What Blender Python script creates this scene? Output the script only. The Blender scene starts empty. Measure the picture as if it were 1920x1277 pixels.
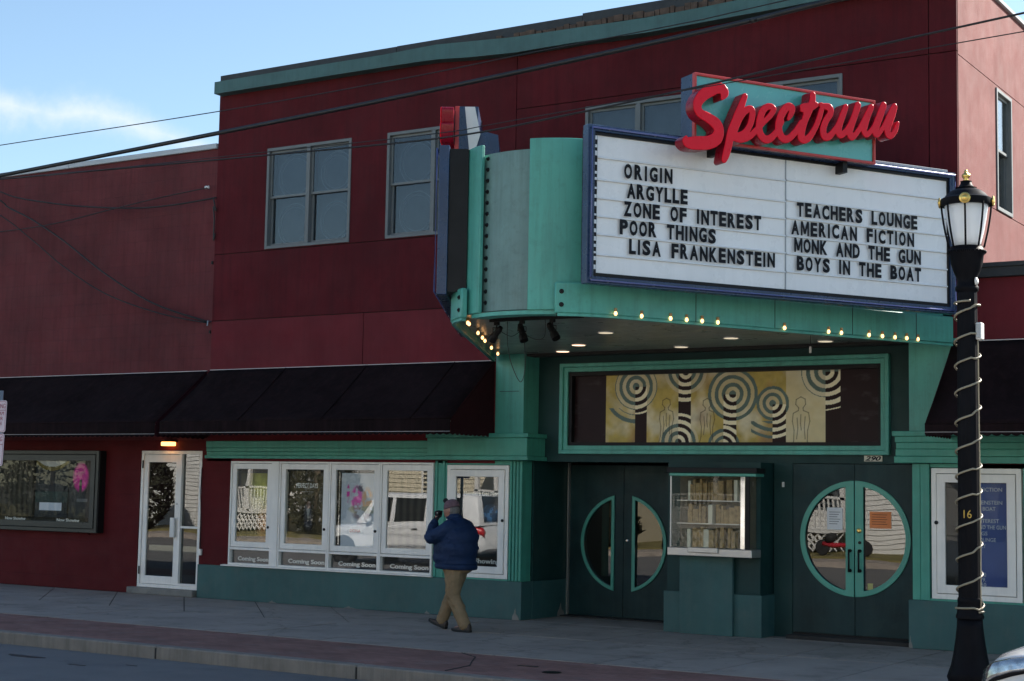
import bpy, bmesh, math, random
import numpy as np
from mathutils import Vector, Matrix
random.seed(7)
np.random.seed(7)
R_ = math.radians
scn = bpy.context.scene
COL = scn.collection

# ------------------------------------------------------------------ camera
cam_d = bpy.data.cameras.new('camera')
cam_d.sensor_width = 36.0
cam_d.lens = 2957.0 / 1920.0 * 36.0
cam_d.clip_start = 0.1
cam_d.clip_end = 1500
cam = bpy.data.objects.new('camera', cam_d)
COL.objects.link(cam)
cam.matrix_world = Matrix(((0.84383616, 0.03503912, 0.53545569, 0.0),
                           (0.53630115, -0.08841969, -0.83938253, -19.10152),
                           (0.0179336, 0.99546683, -0.09340325, 1.85),
                           (0, 0, 0, 1)))
scn.camera = cam

# ------------------------------------------------------------------ light
SUN_EL = R_(33.0)
SUN_AZ = math.atan2(0.50, 1.0)          # from +Y towards +X
sun_dir = Vector((math.sin(SUN_AZ) * math.cos(SUN_EL), math.cos(SUN_AZ) * math.cos(SUN_EL), math.sin(SUN_EL)))
world = bpy.data.worlds.new('World')
scn.world = world
world.use_nodes = True
wt = world.node_tree
wt.nodes.clear()
w_out = wt.nodes.new('ShaderNodeOutputWorld')
w_bg = wt.nodes.new('ShaderNodeBackground')
w_sky = wt.nodes.new('ShaderNodeTexSky')
w_sky.sky_type = 'NISHITA'
w_sky.sun_disc = False
w_sky.sun_elevation = SUN_EL
w_sky.sun_rotation = SUN_AZ
w_sky.altitude = 50
w_sky.air_density = 1.0
w_sky.dust_density = 0.4
w_sky.ozone_density = 1.0
w_bg.inputs['Strength'].default_value = 0.081
wt.links.new(w_bg.outputs[0], w_out.inputs[0])

def wn(t, **k):
    n = wt.nodes.new(t)
    for a, b in k.items(): setattr(n, a, b)
    return n
def wmath(op, a, b=None, c=None):
    n = wn('ShaderNodeMath', operation=op)
    for i, v in enumerate((a, b, c)):
        if v is None: continue
        if isinstance(v, (int, float)): n.inputs[i].default_value = v
        else: wt.links.new(v, n.inputs[i])
    return n.outputs[0]
# a real contrail: a narrow wisp that follows a great circle low in the north-west
tc = wn('ShaderNodeTexCoord')
d1 = Vector((-0.7565, 0.6125, 0.230)).normalized(); d2 = Vector((-0.672, 0.709, 0.205)).normalized()
nrm = d1.cross(d2).normalized(); along = (d2 - d1).normalized()
def wdot(v):
    n = wn('ShaderNodeVectorMath', operation='DOT_PRODUCT')
    wt.links.new(tc.outputs['Generated'], n.inputs[0]); n.inputs[1].default_value = v
    return n.outputs['Value']
nz = wn('ShaderNodeTexNoise'); nz.inputs['Scale'].default_value = 26; nz.inputs['Detail'].default_value = 7; nz.inputs['Roughness'].default_value = 0.62
wt.links.new(tc.outputs['Generated'], nz.inputs['Vector'])
nz2 = wn('ShaderNodeTexNoise'); nz2.inputs['Scale'].default_value = 9; nz2.inputs['Detail'].default_value = 4
wt.links.new(tc.outputs['Generated'], nz2.inputs['Vector'])
off = wmath('MULTIPLY_ADD', nz2.outputs[0], 0.05, -0.025)
dist = wmath('ABSOLUTE', wmath('ADD', wdot(nrm), off))
dd = wmath('MULTIPLY_ADD', nz.outputs[0], 0.028, dist)
band = wn('ShaderNodeMapRange', interpolation_type='SMOOTHERSTEP')
wt.links.new(dd, band.inputs[0])
band.inputs[1].default_value = 0.006; band.inputs[2].default_value = 0.030
band.inputs[3].default_value = 0.82; band.inputs[4].default_value = 0.0
fade = wn('ShaderNodeMapRange', interpolation_type='SMOOTHSTEP')
wt.links.new(wdot(along), fade.inputs[0])
fade.inputs[1].default_value = -0.35; fade.inputs[2].default_value = 0.02
lfade = wn('ShaderNodeMapRange', interpolation_type='SMOOTHSTEP')
wt.links.new(wdot(d1), lfade.inputs[0]); lfade.inputs[1].default_value = 0.6; lfade.inputs[2].default_value = 0.9
fac = wmath('MULTIPLY', band.outputs[0], lfade.outputs[0])
w_tint = wn('ShaderNodeMixRGB', blend_type='MULTIPLY')
w_tint.inputs[0].default_value = 1.0
w_tint.inputs[2].default_value = (0.88, 0.93, 0.93, 1)
wt.links.new(w_sky.outputs[0], w_tint.inputs[1])
w_mix = wn('ShaderNodeMixRGB')
w_mix.inputs[2].default_value = (4.4, 4.7, 5.0, 1)
wt.links.new(fac, w_mix.inputs[0]); wt.links.new(w_tint.outputs[0], w_mix.inputs[1])
wt.links.new(w_mix.outputs[0], w_bg.inputs[0])

sun_l = bpy.data.lights.new('sun', 'SUN')
sun_l.energy = 5.0
sun_l.angle = R_(0.53)
sun_l.color = (1.0, 0.93, 0.84)
sun_o = bpy.data.objects.new('sun', sun_l)
sun_o.rotation_euler = sun_dir.to_track_quat('Z', 'Y').to_euler()
sun_o.location = (10, 20, 30)
COL.objects.link(sun_o)

scn.view_settings.view_transform = 'Standard'
scn.view_settings.look = 'None'
scn.view_settings.exposure = 1.46
scn.view_settings.gamma = 1.0
scn.view_settings.use_curve_mapping = False
scn.render.engine = 'CYCLES'
scn.cycles.max_bounces = 6
scn.cycles.transparent_max_bounces = 16

# ------------------------------------------------------------------ materials
MATS = {}
def mat(name, base, rough=0.7, metal=0.0, var=0.12, scale=2.0, bump=0.0, bscale=60.0, streak=0.0, dirt=None,
        dirt_amt=0.0, spec=0.5, emit=None, estr=0.0, coat=0.0, brick=None, vcol=False, dscale=3.0, seam=None, spots=False, sss=0.0):
    if name in MATS: return MATS[name]
    m = bpy.data.materials.new(name); m.use_nodes = True
    nt = m.node_tree; L = nt.links.new
    p = nt.nodes['Principled BSDF']
    p.inputs['Roughness'].default_value = rough
    p.inputs['Metallic'].default_value = metal
    p.inputs['Specular IOR Level'].default_value = spec
    if sss: p.inputs['Subsurface Weight'].default_value = sss; p.inputs['Subsurface Radius'].default_value = (1, 1, 1); p.inputs['Subsurface Scale'].default_value = 0.15
    if coat: p.inputs['Coat Weight'].default_value = coat; p.inputs['Coat Roughness'].default_value = 0.05
    if emit:
        p.inputs['Emission Color'].default_value = (*emit, 1); p.inputs['Emission Strength'].default_value = estr
    if vcol:
        a = nt.nodes.new('ShaderNodeAttribute'); a.attribute_name = 'ink'; p.inputs['Specular IOR Level'].default_value = 0.12
        L(a.outputs['Color'], p.inputs['Base Color'])
        MATS[name] = m; return m
    geo = nt.nodes.new('ShaderNodeNewGeometry')
    def noise(sc, det=5, rgh=0.6, vec=None):
        n = nt.nodes.new('ShaderNodeTexNoise'); n.inputs['Scale'].default_value = sc
        n.inputs['Detail'].default_value = det; n.inputs['Roughness'].default_value = rgh
        L(vec if vec else geo.outputs['Position'], n.inputs['Vector']); return n.outputs[0]
    def ramp(src, a, b, c, d):
        r = nt.nodes.new('ShaderNodeMapRange'); L(src, r.inputs[0])
        for i, v in enumerate((a, b, c, d)): r.inputs[i + 1].default_value = v
        return r.outputs[0]
    def mixc(f, a, b, bt='MIX'):
        x = nt.nodes.new('ShaderNodeMixRGB'); x.blend_type = bt
        for i, v in enumerate((f, a, b)):
            if isinstance(v, (int, float)): x.inputs[i].default_value = v
            elif isinstance(v, tuple): x.inputs[i].default_value = (*v, 1)
            else: L(v, x.inputs[i])
        return x.outputs[0]
    col = tuple(base)
    v1 = ramp(noise(scale), 0.3, 0.7, 1 - var, 1 + var)
    cc = nt.nodes.new('ShaderNodeCombineColor')
    for i in range(3): L(v1, cc.inputs[i])
    col = mixc(1.0, col, cc.outputs[0], 'MULTIPLY')
    if streak:
        mp = nt.nodes.new('ShaderNodeMapping'); mp.inputs['Scale'].default_value = (5, 5, 0.35)
        L(geo.outputs['Position'], mp.inputs[0])
        s = ramp(noise(2.2, 6, 0.7, mp.outputs[0]), 0.45, 0.75, 0.0, streak)
        col = mixc(s, col, dirt or tuple(x * 0.45 for x in base))
    if dirt_amt:
        s = ramp(noise(dscale, 8, 0.72), 0.52, 0.68, 0.0, dirt_amt)
        col = mixc(s, col, dirt or (0.05, 0.045, 0.04))
    if spots:
        vo = nt.nodes.new('ShaderNodeTexVoronoi'); vo.inputs['Scale'].default_value = 3.4; L(geo.outputs['Position'], vo.inputs['Vector'])
        s = ramp(vo.outputs['Distance'], 0.045, 0.075, 0.75, 0.0); col = mixc(s, col, tuple(x * 0.42 for x in base))
        vo2 = nt.nodes.new('ShaderNodeTexVoronoi'); vo2.feature = 'DISTANCE_TO_EDGE'; vo2.inputs['Scale'].default_value = 0.42
        wv = nt.nodes.new('ShaderNodeVectorMath'); wv.operation = 'ADD'
        nzz = nt.nodes.new('ShaderNodeTexNoise'); nzz.inputs['Scale'].default_value = 1.6; nzz.inputs['Detail'].default_value = 6; L(geo.outputs['Position'], nzz.inputs['Vector'])
        L(geo.outputs['Position'], wv.inputs[0]); L(nzz.outputs['Color'], wv.inputs[1]); L(wv.outputs[0], vo2.inputs['Vector'])
        s = ramp(vo2.outputs['Distance'], 0.003, 0.009, 0.4, 0.0); col = mixc(s, col, tuple(x * 0.35 for x in base))
    if brick:
        sep = nt.nodes.new('ShaderNodeSeparateXYZ'); L(geo.outputs['Position'], sep.inputs[0])
        cb = nt.nodes.new('ShaderNodeCombineXYZ'); L(sep.outputs[0], cb.inputs[0]); L(sep.outputs[brick[0]], cb.inputs[1])
        bt = nt.nodes.new('ShaderNodeTexBrick'); L(cb.outputs[0], bt.inputs['Vector'])
        bt.inputs['Scale'].default_value = 1.0; bt.inputs['Brick Width'].default_value = brick[1]
        bt.inputs['Row Height'].default_value = brick[2]; bt.inputs['Mortar Size'].default_value = brick[3]
        bt.inputs['Mortar Smooth'].default_value = 0.3
        bt.inputs['Color1'].default_value = (1, 1, 1, 1); bt.inputs['Color2'].default_value = (*[brick[5]] * 3, 1)
        bt.inputs['Mortar'].default_value = (*[brick[4]] * 3, 1)
        col = mixc(1.0, col, bt.outputs['Color'], 'MULTIPLY')
    L(col, p.inputs['Base Color'])
    rr = ramp(noise(scale * 3), 0.3, 0.7, max(0.02, rough - 0.08), min(1, rough + 0.08)); L(rr, p.inputs['Roughness'])
    if bump:
        b = nt.nodes.new('ShaderNodeBump'); b.inputs['Strength'].default_value = bump; b.inputs['Distance'].default_value = 0.01
        L(noise(bscale, 6, 0.65), b.inputs['Height']); L(b.outputs[0], p.inputs['Normal'])
        if brick:
            b2 = nt.nodes.new('ShaderNodeBump'); b2.inputs['Strength'].default_value = 0.35; b2.inputs['Distance'].default_value = 0.01
            inv = nt.nodes.new('ShaderNodeMath'); inv.operation = 'SUBTRACT'; inv.inputs[0].default_value = 1; L(bt.outputs['Fac'], inv.inputs[1])
            L(inv.outputs[0], b2.inputs['Height']); L(b.outputs[0], b2.inputs['Normal']); L(b2.outputs[0], p.inputs['Normal'])
    MATS[name] = m
    return m
def glass(name, tint=(0.75, 0.8, 0.8), ior=0.1, wav=0.03, wsc=1.2, boost=1.0):
    m = bpy.data.materials.new(name); m.use_nodes = True
    nt = m.node_tree; nt.nodes.clear(); L = nt.links.new
    o = nt.nodes.new('ShaderNodeOutputMaterial'); mx = nt.nodes.new('ShaderNodeMixShader')
    tr = nt.nodes.new('ShaderNodeBsdfTransparent'); tr.inputs[0].default_value = (*tint, 1)
    gl = nt.nodes.new('ShaderNodeBsdfGlossy'); gl.inputs['Roughness'].default_value = 0.0
    gl.inputs[0].default_value = (boost, boost, boost, 1)
    geo = nt.nodes.new('ShaderNodeNewGeometry')
    n = nt.nodes.new('ShaderNodeTexNoise'); n.inputs['Scale'].default_value = wsc; n.inputs['Detail'].default_value = 1
    L(geo.outputs['Position'], n.inputs['Vector'])
    b = nt.nodes.new('ShaderNodeBump'); b.inputs['Strength'].default_value = 1.0; b.inputs['Distance'].default_value = wav
    L(n.outputs[0], b.inputs['Height']); L(b.outputs[0], gl.inputs['Normal'])
    def mth(op, a, b=None):
        q = nt.nodes.new('ShaderNodeMath'); q.operation = op
        for k_, v in enumerate((a, b)):
            if v is None: continue
            if isinstance(v, (int, float)): q.inputs[k_].default_value = v
            else: L(v, q.inputs[k_])
        return q.outputs[0]
    dt = nt.nodes.new('ShaderNodeVectorMath'); dt.operation = 'DOT_PRODUCT'
    L(geo.outputs['Normal'], dt.inputs[0]); L(geo.outputs['Incoming'], dt.inputs[1])
    c1 = mth('SUBTRACT', 1.0, mth('ABSOLUTE', dt.outputs['Value']))
    fz = mth('MULTIPLY_ADD', mth('POWER', c1, 4.0), 1.0 - ior); fz.node.inputs[2].default_value = ior
    L(fz, mx.inputs[0]); L(tr.outputs[0], mx.inputs[1]); L(gl.outputs[0], mx.inputs[2]); L(mx.outputs[0], o.inputs[0])
    MATS[name] = m
    return m

M = dict(
 red=mat('red_stucco', (0.086, 0.0090, 0.0125), 0.78, var=0.24, scale=0.7, bump=0.25, bscale=90, streak=0.6, spec=0.16, dirt_amt=0.35, dirt=(0.042, 0.007, 0.009)),
 red_low=mat('crimson_stucco', (0.132, 0.0145, 0.020), 0.78, var=0.22, scale=0.9, bump=0.25, bscale=90, streak=0.22, spec=0.25),
 red_left=mat('plum_block_paint', (0.118, 0.0235, 0.026), 0.7, var=0.25, scale=0.8, bump=0.3, bscale=60, streak=0.5, spec=0.2, brick=(2, 0.41, 0.205, 0.006, 0.86, 0.97)),
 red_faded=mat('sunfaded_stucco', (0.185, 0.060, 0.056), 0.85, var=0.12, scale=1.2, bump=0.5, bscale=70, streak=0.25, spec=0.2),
 red_store=mat('dark_red_block_paint', (0.092, 0.0095, 0.0115), 0.7, var=0.15, scale=1.2, bump=0.25, bscale=60, spec=0.15, brick=(2, 0.41, 0.205, 0.006, 0.9, 0.97)),
 mint=mat('mint_paint', (0.085, 0.375, 0.30), 0.45, var=0.13, scale=1.1, bump=0.06, bscale=12, streak=0.42, dirt=(0.04, 0.12, 0.09), dirt_amt=0.22, dscale=7),
 mint_wood=mat('mint_wood_paint', (0.06, 0.31, 0.23), 0.5, var=0.12, scale=2.5, bump=0.1, bscale=40, streak=0.35, dirt=(0.025, 0.09, 0.07)),
 mint_door=mat('mint_door_trim', (0.07, 0.33, 0.25), 0.4, var=0.08, scale=2.5, bump=0.05, bscale=40),
 verdigris=mat('weathered_teal_fascia', (0.045, 0.115, 0.112), 0.6, var=0.15, scale=2, bump=0.15, bscale=30, streak=0.35, dirt_amt=0.15),
 greycyl=mat('grey_green_metal', (0.13, 0.235, 0.215), 0.38, var=0.14, scale=2.5, bump=0.06, bscale=20, streak=0.55, dirt=(0.06, 0.10, 0.09), dirt_amt=0.35, dscale=9),
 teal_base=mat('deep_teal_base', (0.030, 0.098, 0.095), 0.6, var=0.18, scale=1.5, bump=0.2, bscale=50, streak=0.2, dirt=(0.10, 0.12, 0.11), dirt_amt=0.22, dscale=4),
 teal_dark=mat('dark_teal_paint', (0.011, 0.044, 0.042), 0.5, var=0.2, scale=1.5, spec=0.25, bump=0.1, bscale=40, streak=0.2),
 teal_door=mat('dark_teal_door', (0.010, 0.034, 0.036), 0.45, var=0.3, scale=2.5, spec=0.22, bump=0.06, bscale=30, streak=0.4, dirt=(0.030, 0.058, 0.055), dirt_amt=0.35, dscale=4),
 teal_panel=mat('sign_teal_face', (0.10, 0.43, 0.39), 0.25, var=0.05, scale=2, coat=0.3),
 soffit=mat('soffit_metal', (0.29, 0.30, 0.27), 0.33, var=0.2, scale=1.2, bump=0.05, bscale=8, streak=0.0, dirt=(0.07, 0.065, 0.055), dirt_amt=0.5, dscale=2.2),
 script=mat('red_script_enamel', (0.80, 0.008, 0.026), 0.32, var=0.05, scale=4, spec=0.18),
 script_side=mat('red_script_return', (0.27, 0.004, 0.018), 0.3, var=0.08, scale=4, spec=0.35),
 redtrim=mat('red_trim', (0.50, 0.035, 0.03), 0.4, var=0.12, scale=5),
 blue=mat('blue_neon_frame', (0.010, 0.032, 0.088), 0.3, var=0.2, scale=4, streak=0.3, dirt=(0.03, 0.04, 0.08)),
 neon=mat('unlit_neon_tube', (0.075, 0.10, 0.26), 0.18, var=0.15, scale=3, coat=0.4),
 blackm=mat('black_metal', (0.010, 0.010, 0.011), 0.45, var=0.2, scale=4, spec=0.2),
 whitepanel=mat('white_sign_acrylic', (0.82, 0.82, 0.82), 0.3, var=0.035, scale=1.4, bump=0.02, bscale=3, streak=0.10, dirt=(0.42, 0.43, 0.43)),
 rail=mat('letter_rail', (0.72, 0.74, 0.76), 0.2, var=0.06, scale=6),
 letter=mat('black_letter', (0.006, 0.006, 0.009), 0.5, var=0.5, scale=3, spec=0.15),
 whitealu=mat('white_aluminium', (0.86, 0.82, 0.76), 0.4, var=0.06, scale=3, streak=0.18, dirt=(0.35, 0.33, 0.32)),
 winframe=mat('grey_window_frame', (0.13, 0.14, 0.14), 0.5, var=0.1, scale=4),
 winblack=mat('black_case_frame', (0.022, 0.026, 0.024), 0.35, var=0.15, scale=4),
 curtain=mat('grey_lace_curtain', (0.032, 0.042, 0.050), 0.9, var=0.25, scale=3, streak=0.3),
 lace=mat('lace_ring', (0.12, 0.15, 0.17), 0.9),
 dark=mat('dark_interior', (0.012, 0.012, 0.012), 0.9),
 room=mat('lobby_interior', (0.05, 0.045, 0.04), 0.8, var=0.3, scale=1.5),
 awning=mat('black_awning_canvas', (0.012, 0.0075, 0.008), 0.9, var=0.35, scale=1.3, bump=0.15, bscale=120, streak=0.4, dirt=(0.036, 0.018, 0.021), spec=0.05),
 awn_red=mat('maroon_awning_canvas', (0.030, 0.006, 0.010), 0.9, var=0.2, scale=2, spec=0.2),
 piping=mat('pale_piping', (0.45, 0.40, 0.38), 0.6),
 roofdark=mat('dark_roof_edge', (0.018, 0.020, 0.022), 0.6, var=0.2, scale=4, bump=0.2, bscale=20),
 rubble=mat('exposed_roof_edge', (0.085, 0.055, 0.04), 0.9, var=0.45, scale=7, bump=0.6, bscale=14),
 coping=mat('grey_coping', (0.42, 0.44, 0.46), 0.45, var=0.08, scale=2),
 concrete=mat('sidewalk_concrete', (0.32, 0.275, 0.24), 0.85, var=0.14, scale=1.1, bump=0.25, bscale=80, dirt=(0.17, 0.15, 0.13), dirt_amt=0.75, dscale=1.7, spots=True, spec=0.3),
 paver=mat('red_paver_band', (0.28, 0.15, 0.125), 0.9, var=0.22, scale=1.6, bump=0.3, bscale=60, dirt=(0.24, 0.19, 0.17), dirt_amt=0.6, dscale=1.7, spec=0.2, brick=(1, 0.2, 0.1, 0.008, 0.72, 0.8)),
 kerb=mat('kerb_stone', (0.22, 0.195, 0.165), 0.85, var=0.2, scale=2.5, bump=0.4, bscale=50, streak=0.55, dirt=(0.07, 0.065, 0.055)),
 asphalt=mat('asphalt', (0.155, 0.15, 0.147), 0.8, var=0.12, scale=0.6, bump=0.5, bscale=160, dirt=(0.075, 0.08, 0.085), dirt_amt=0.5, dscale=1.0, spec=0.4),
 tar=mat('tar_patch', (0.014, 0.015, 0.017), 0.5),
 joint=mat('joint_dirt', (0.03, 0.028, 0.026), 0.95),
 step=mat('step_concrete', (0.22, 0.21, 0.19), 0.85, var=0.15, scale=4, bump=0.3, bscale=70, dirt_amt=0.3, dscale=6),
 steel=mat('brushed_steel', (0.50, 0.49, 0.47), 0.38, metal=0.75, var=0.05, scale=2),
 chrome=mat('chrome', (0.75, 0.75, 0.76), 0.1, metal=1.0, var=0.03),
 brass=mat('brass', (0.75, 0.52, 0.16), 0.3, metal=1.0, var=0.1),
 gold=mat('gold_paint', (0.55, 0.34, 0.05), 0.4, var=0.15, scale=20),
 poleblack=mat('black_pole_enamel', (0.006, 0.006, 0.008), 0.5, var=0.2, scale=6, spec=0.07),
 frost=mat('frosted_globe', (0.86, 0.87, 0.88), 0.35, var=0.03, sss=1.0),
 rope=mat('cream_rope_light', (0.30, 0.26, 0.18), 0.45, var=0.1, scale=10),
 whitep=mat('white_plastic', (0.70, 0.69, 0.66), 0.4, var=0.05),
 cream=mat('cream_plate', (0.62, 0.60, 0.48), 0.4, var=0.06),
 bulb=mat('lit_bulb', (1, 0.8, 0.5), 0.2, emit=(1.0, 0.50, 0.18), estr=1.5),
 socket=mat('bulb_socket', (0.35, 0.22, 0.08), 0.4, var=0.2, scale=20),
 down=mat('lit_downlight', (1, 0.8, 0.6), 0.4, emit=(1.0, 0.66, 0.44), estr=0.8),
 dimdown=mat('dim_downlight', (0.5, 0.47, 0.38), 0.4, emit=(1.0, 0.85, 0.6), estr=0.25),
 warm=mat('lit_wall_lamp', (1, 0.6, 0.2), 0.4, emit=(1.0, 0.42, 0.10), estr=2.0),
 ink=mat('printed_ink', (1, 1, 1), 0.55, vcol=True),
 inkgloss=mat('printed_gloss', (1, 1, 1), 0.35, vcol=True),
 white_text=mat('white_lettering', (0.85, 0.84, 0.80), 0.5),
 red_text=mat('red_lettering', (0.45, 0.03, 0.05), 0.5),
 pale_text=mat('pale_blue_lettering', (0.50, 0.55, 0.62), 0.5),
 blackfelt=mat('black_header_card', (0.014, 0.014, 0.014), 0.6),
 bluecard=mat('blue_listing_card', (0.022, 0.065, 0.27), 0.5, var=0.1),
 paper=mat('white_paper', (0.70, 0.70, 0.70), 0.7),
 paper_o=mat('orange_paper', (0.75, 0.24, 0.08), 0.7),
 sticker=mat('yellow_sticker', (0.45, 0.42, 0.15), 0.6),
 wire=mat('black_cable', (0.008, 0.008, 0.009), 0.5),
 signface=mat('parking_sign_face', (0.62, 0.52, 0.58), 0.35, var=0.05),
 signred=mat('parking_sign_ink', (0.30, 0.03, 0.06), 0.5),
 galv=mat('galvanised_steel', (0.30, 0.31, 0.32), 0.4, metal=0.6, var=0.1, scale=6),
 carwhite=mat('white_car_paint', (0.72, 0.73, 0.74), 0.25, var=0.02, coat=1.0),
 cargrey=mat('grey_blue_car_paint', (0.16, 0.20, 0.26), 0.3, var=0.03, coat=1.0),
 tyre=mat('tyre_rubber', (0.015, 0.015, 0.016), 0.85),
 amber=mat('amber_lens', (0.75, 0.16, 0.04), 0.15, coat=0.8),
 redlens=mat('red_lens', (0.45, 0.01, 0.01), 0.15, coat=0.8),
 carglass=mat('tinted_car_glass', (0.015, 0.018, 0.02), 0.05, coat=0.5),
 lamp_in=mat('headlamp_reflector', (0.42, 0.43, 0.44), 0.12, metal=0.9, var=0.45, scale=14),
 jacket=mat('navy_jacket', (0.006, 0.022, 0.068), 0.7, var=0.25, scale=5, bump=0.5, bscale=9, spec=0.3),
 trousers=mat('khaki_trousers', (0.25, 0.175, 0.10), 0.85, var=0.16, scale=7, bump=0.5, bscale=12, spec=0.2),
 skin=mat('skin', (0.40, 0.20, 0.14), 0.55, var=0.08, scale=20),
 hair=mat('grey_hair', (0.16, 0.15, 0.14), 0.8, var=0.3, scale=60, bump=0.5, bscale=120),
 gloves=mat('black_knit_glove', (0.010, 0.010, 0.013), 0.9),
 shoe=mat('brown_shoe_leather', (0.04, 0.026, 0.018), 0.6, var=0.3, scale=20),
 sole=mat('black_rubber_sole', (0.014, 0.014, 0.013), 0.8),
 knit=mat('dull_pink_knit', (0.14, 0.085, 0.10), 0.95, var=0.2, scale=30, bump=0.6, bscale=90),
 knit2=mat('dark_plum_knit', (0.055, 0.022, 0.035), 0.95, var=0.2, scale=30, bump=0.6, bscale=90),
 siding=mat('white_siding', (0.58, 0.57, 0.55), 0.6, var=0.05, scale=1),
 siding_y=mat('cream_siding', (0.50, 0.45, 0.34), 0.6, var=0.05, scale=1),
 roof=mat('asphalt_shingle', (0.06, 0.055, 0.05), 0.9, var=0.2, scale=3),
 lawn=mat('winter_lawn', (0.16, 0.135, 0.045), 0.95, var=0.3, scale=2.5, bump=0.6, bscale=40),
 bark=mat('bark', (0.07, 0.055, 0.04), 0.9, var=0.3, scale=8, bump=0.6, bscale=20),
 yew=mat('evergreen_needles', (0.020, 0.022, 0.010), 0.9, var=0.3, scale=6),
 redtoy=mat('red_scooter_paint', (0.35, 0.02, 0.03), 0.3, coat=0.6),
 book=mat('amber_paper_stacks', (0.34, 0.23, 0.10), 0.8, var=0.45, scale=14),
)
G_upper = glass('upper_window_glass', (0.80, 0.84, 0.86), 0.034, 0.0024, 0.7)
G_shop = glass('shop_window_glass', (0.92, 0.93, 0.92), 0.075, 0.0014399999999999999, 1.0)
G_door = glass('door_glass', (0.5, 0.52, 0.5), 0.09, 0.0024, 1.0)
G_case = glass('case_glass', (0.92, 0.93, 0.92), 0.011, 0.0015, 1.0)
G_clear = glass('booth_glass', (0.95, 0.95, 0.93), 0.014, 0.0012, 1.0)
M['neonoff'] = M['neon']

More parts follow.
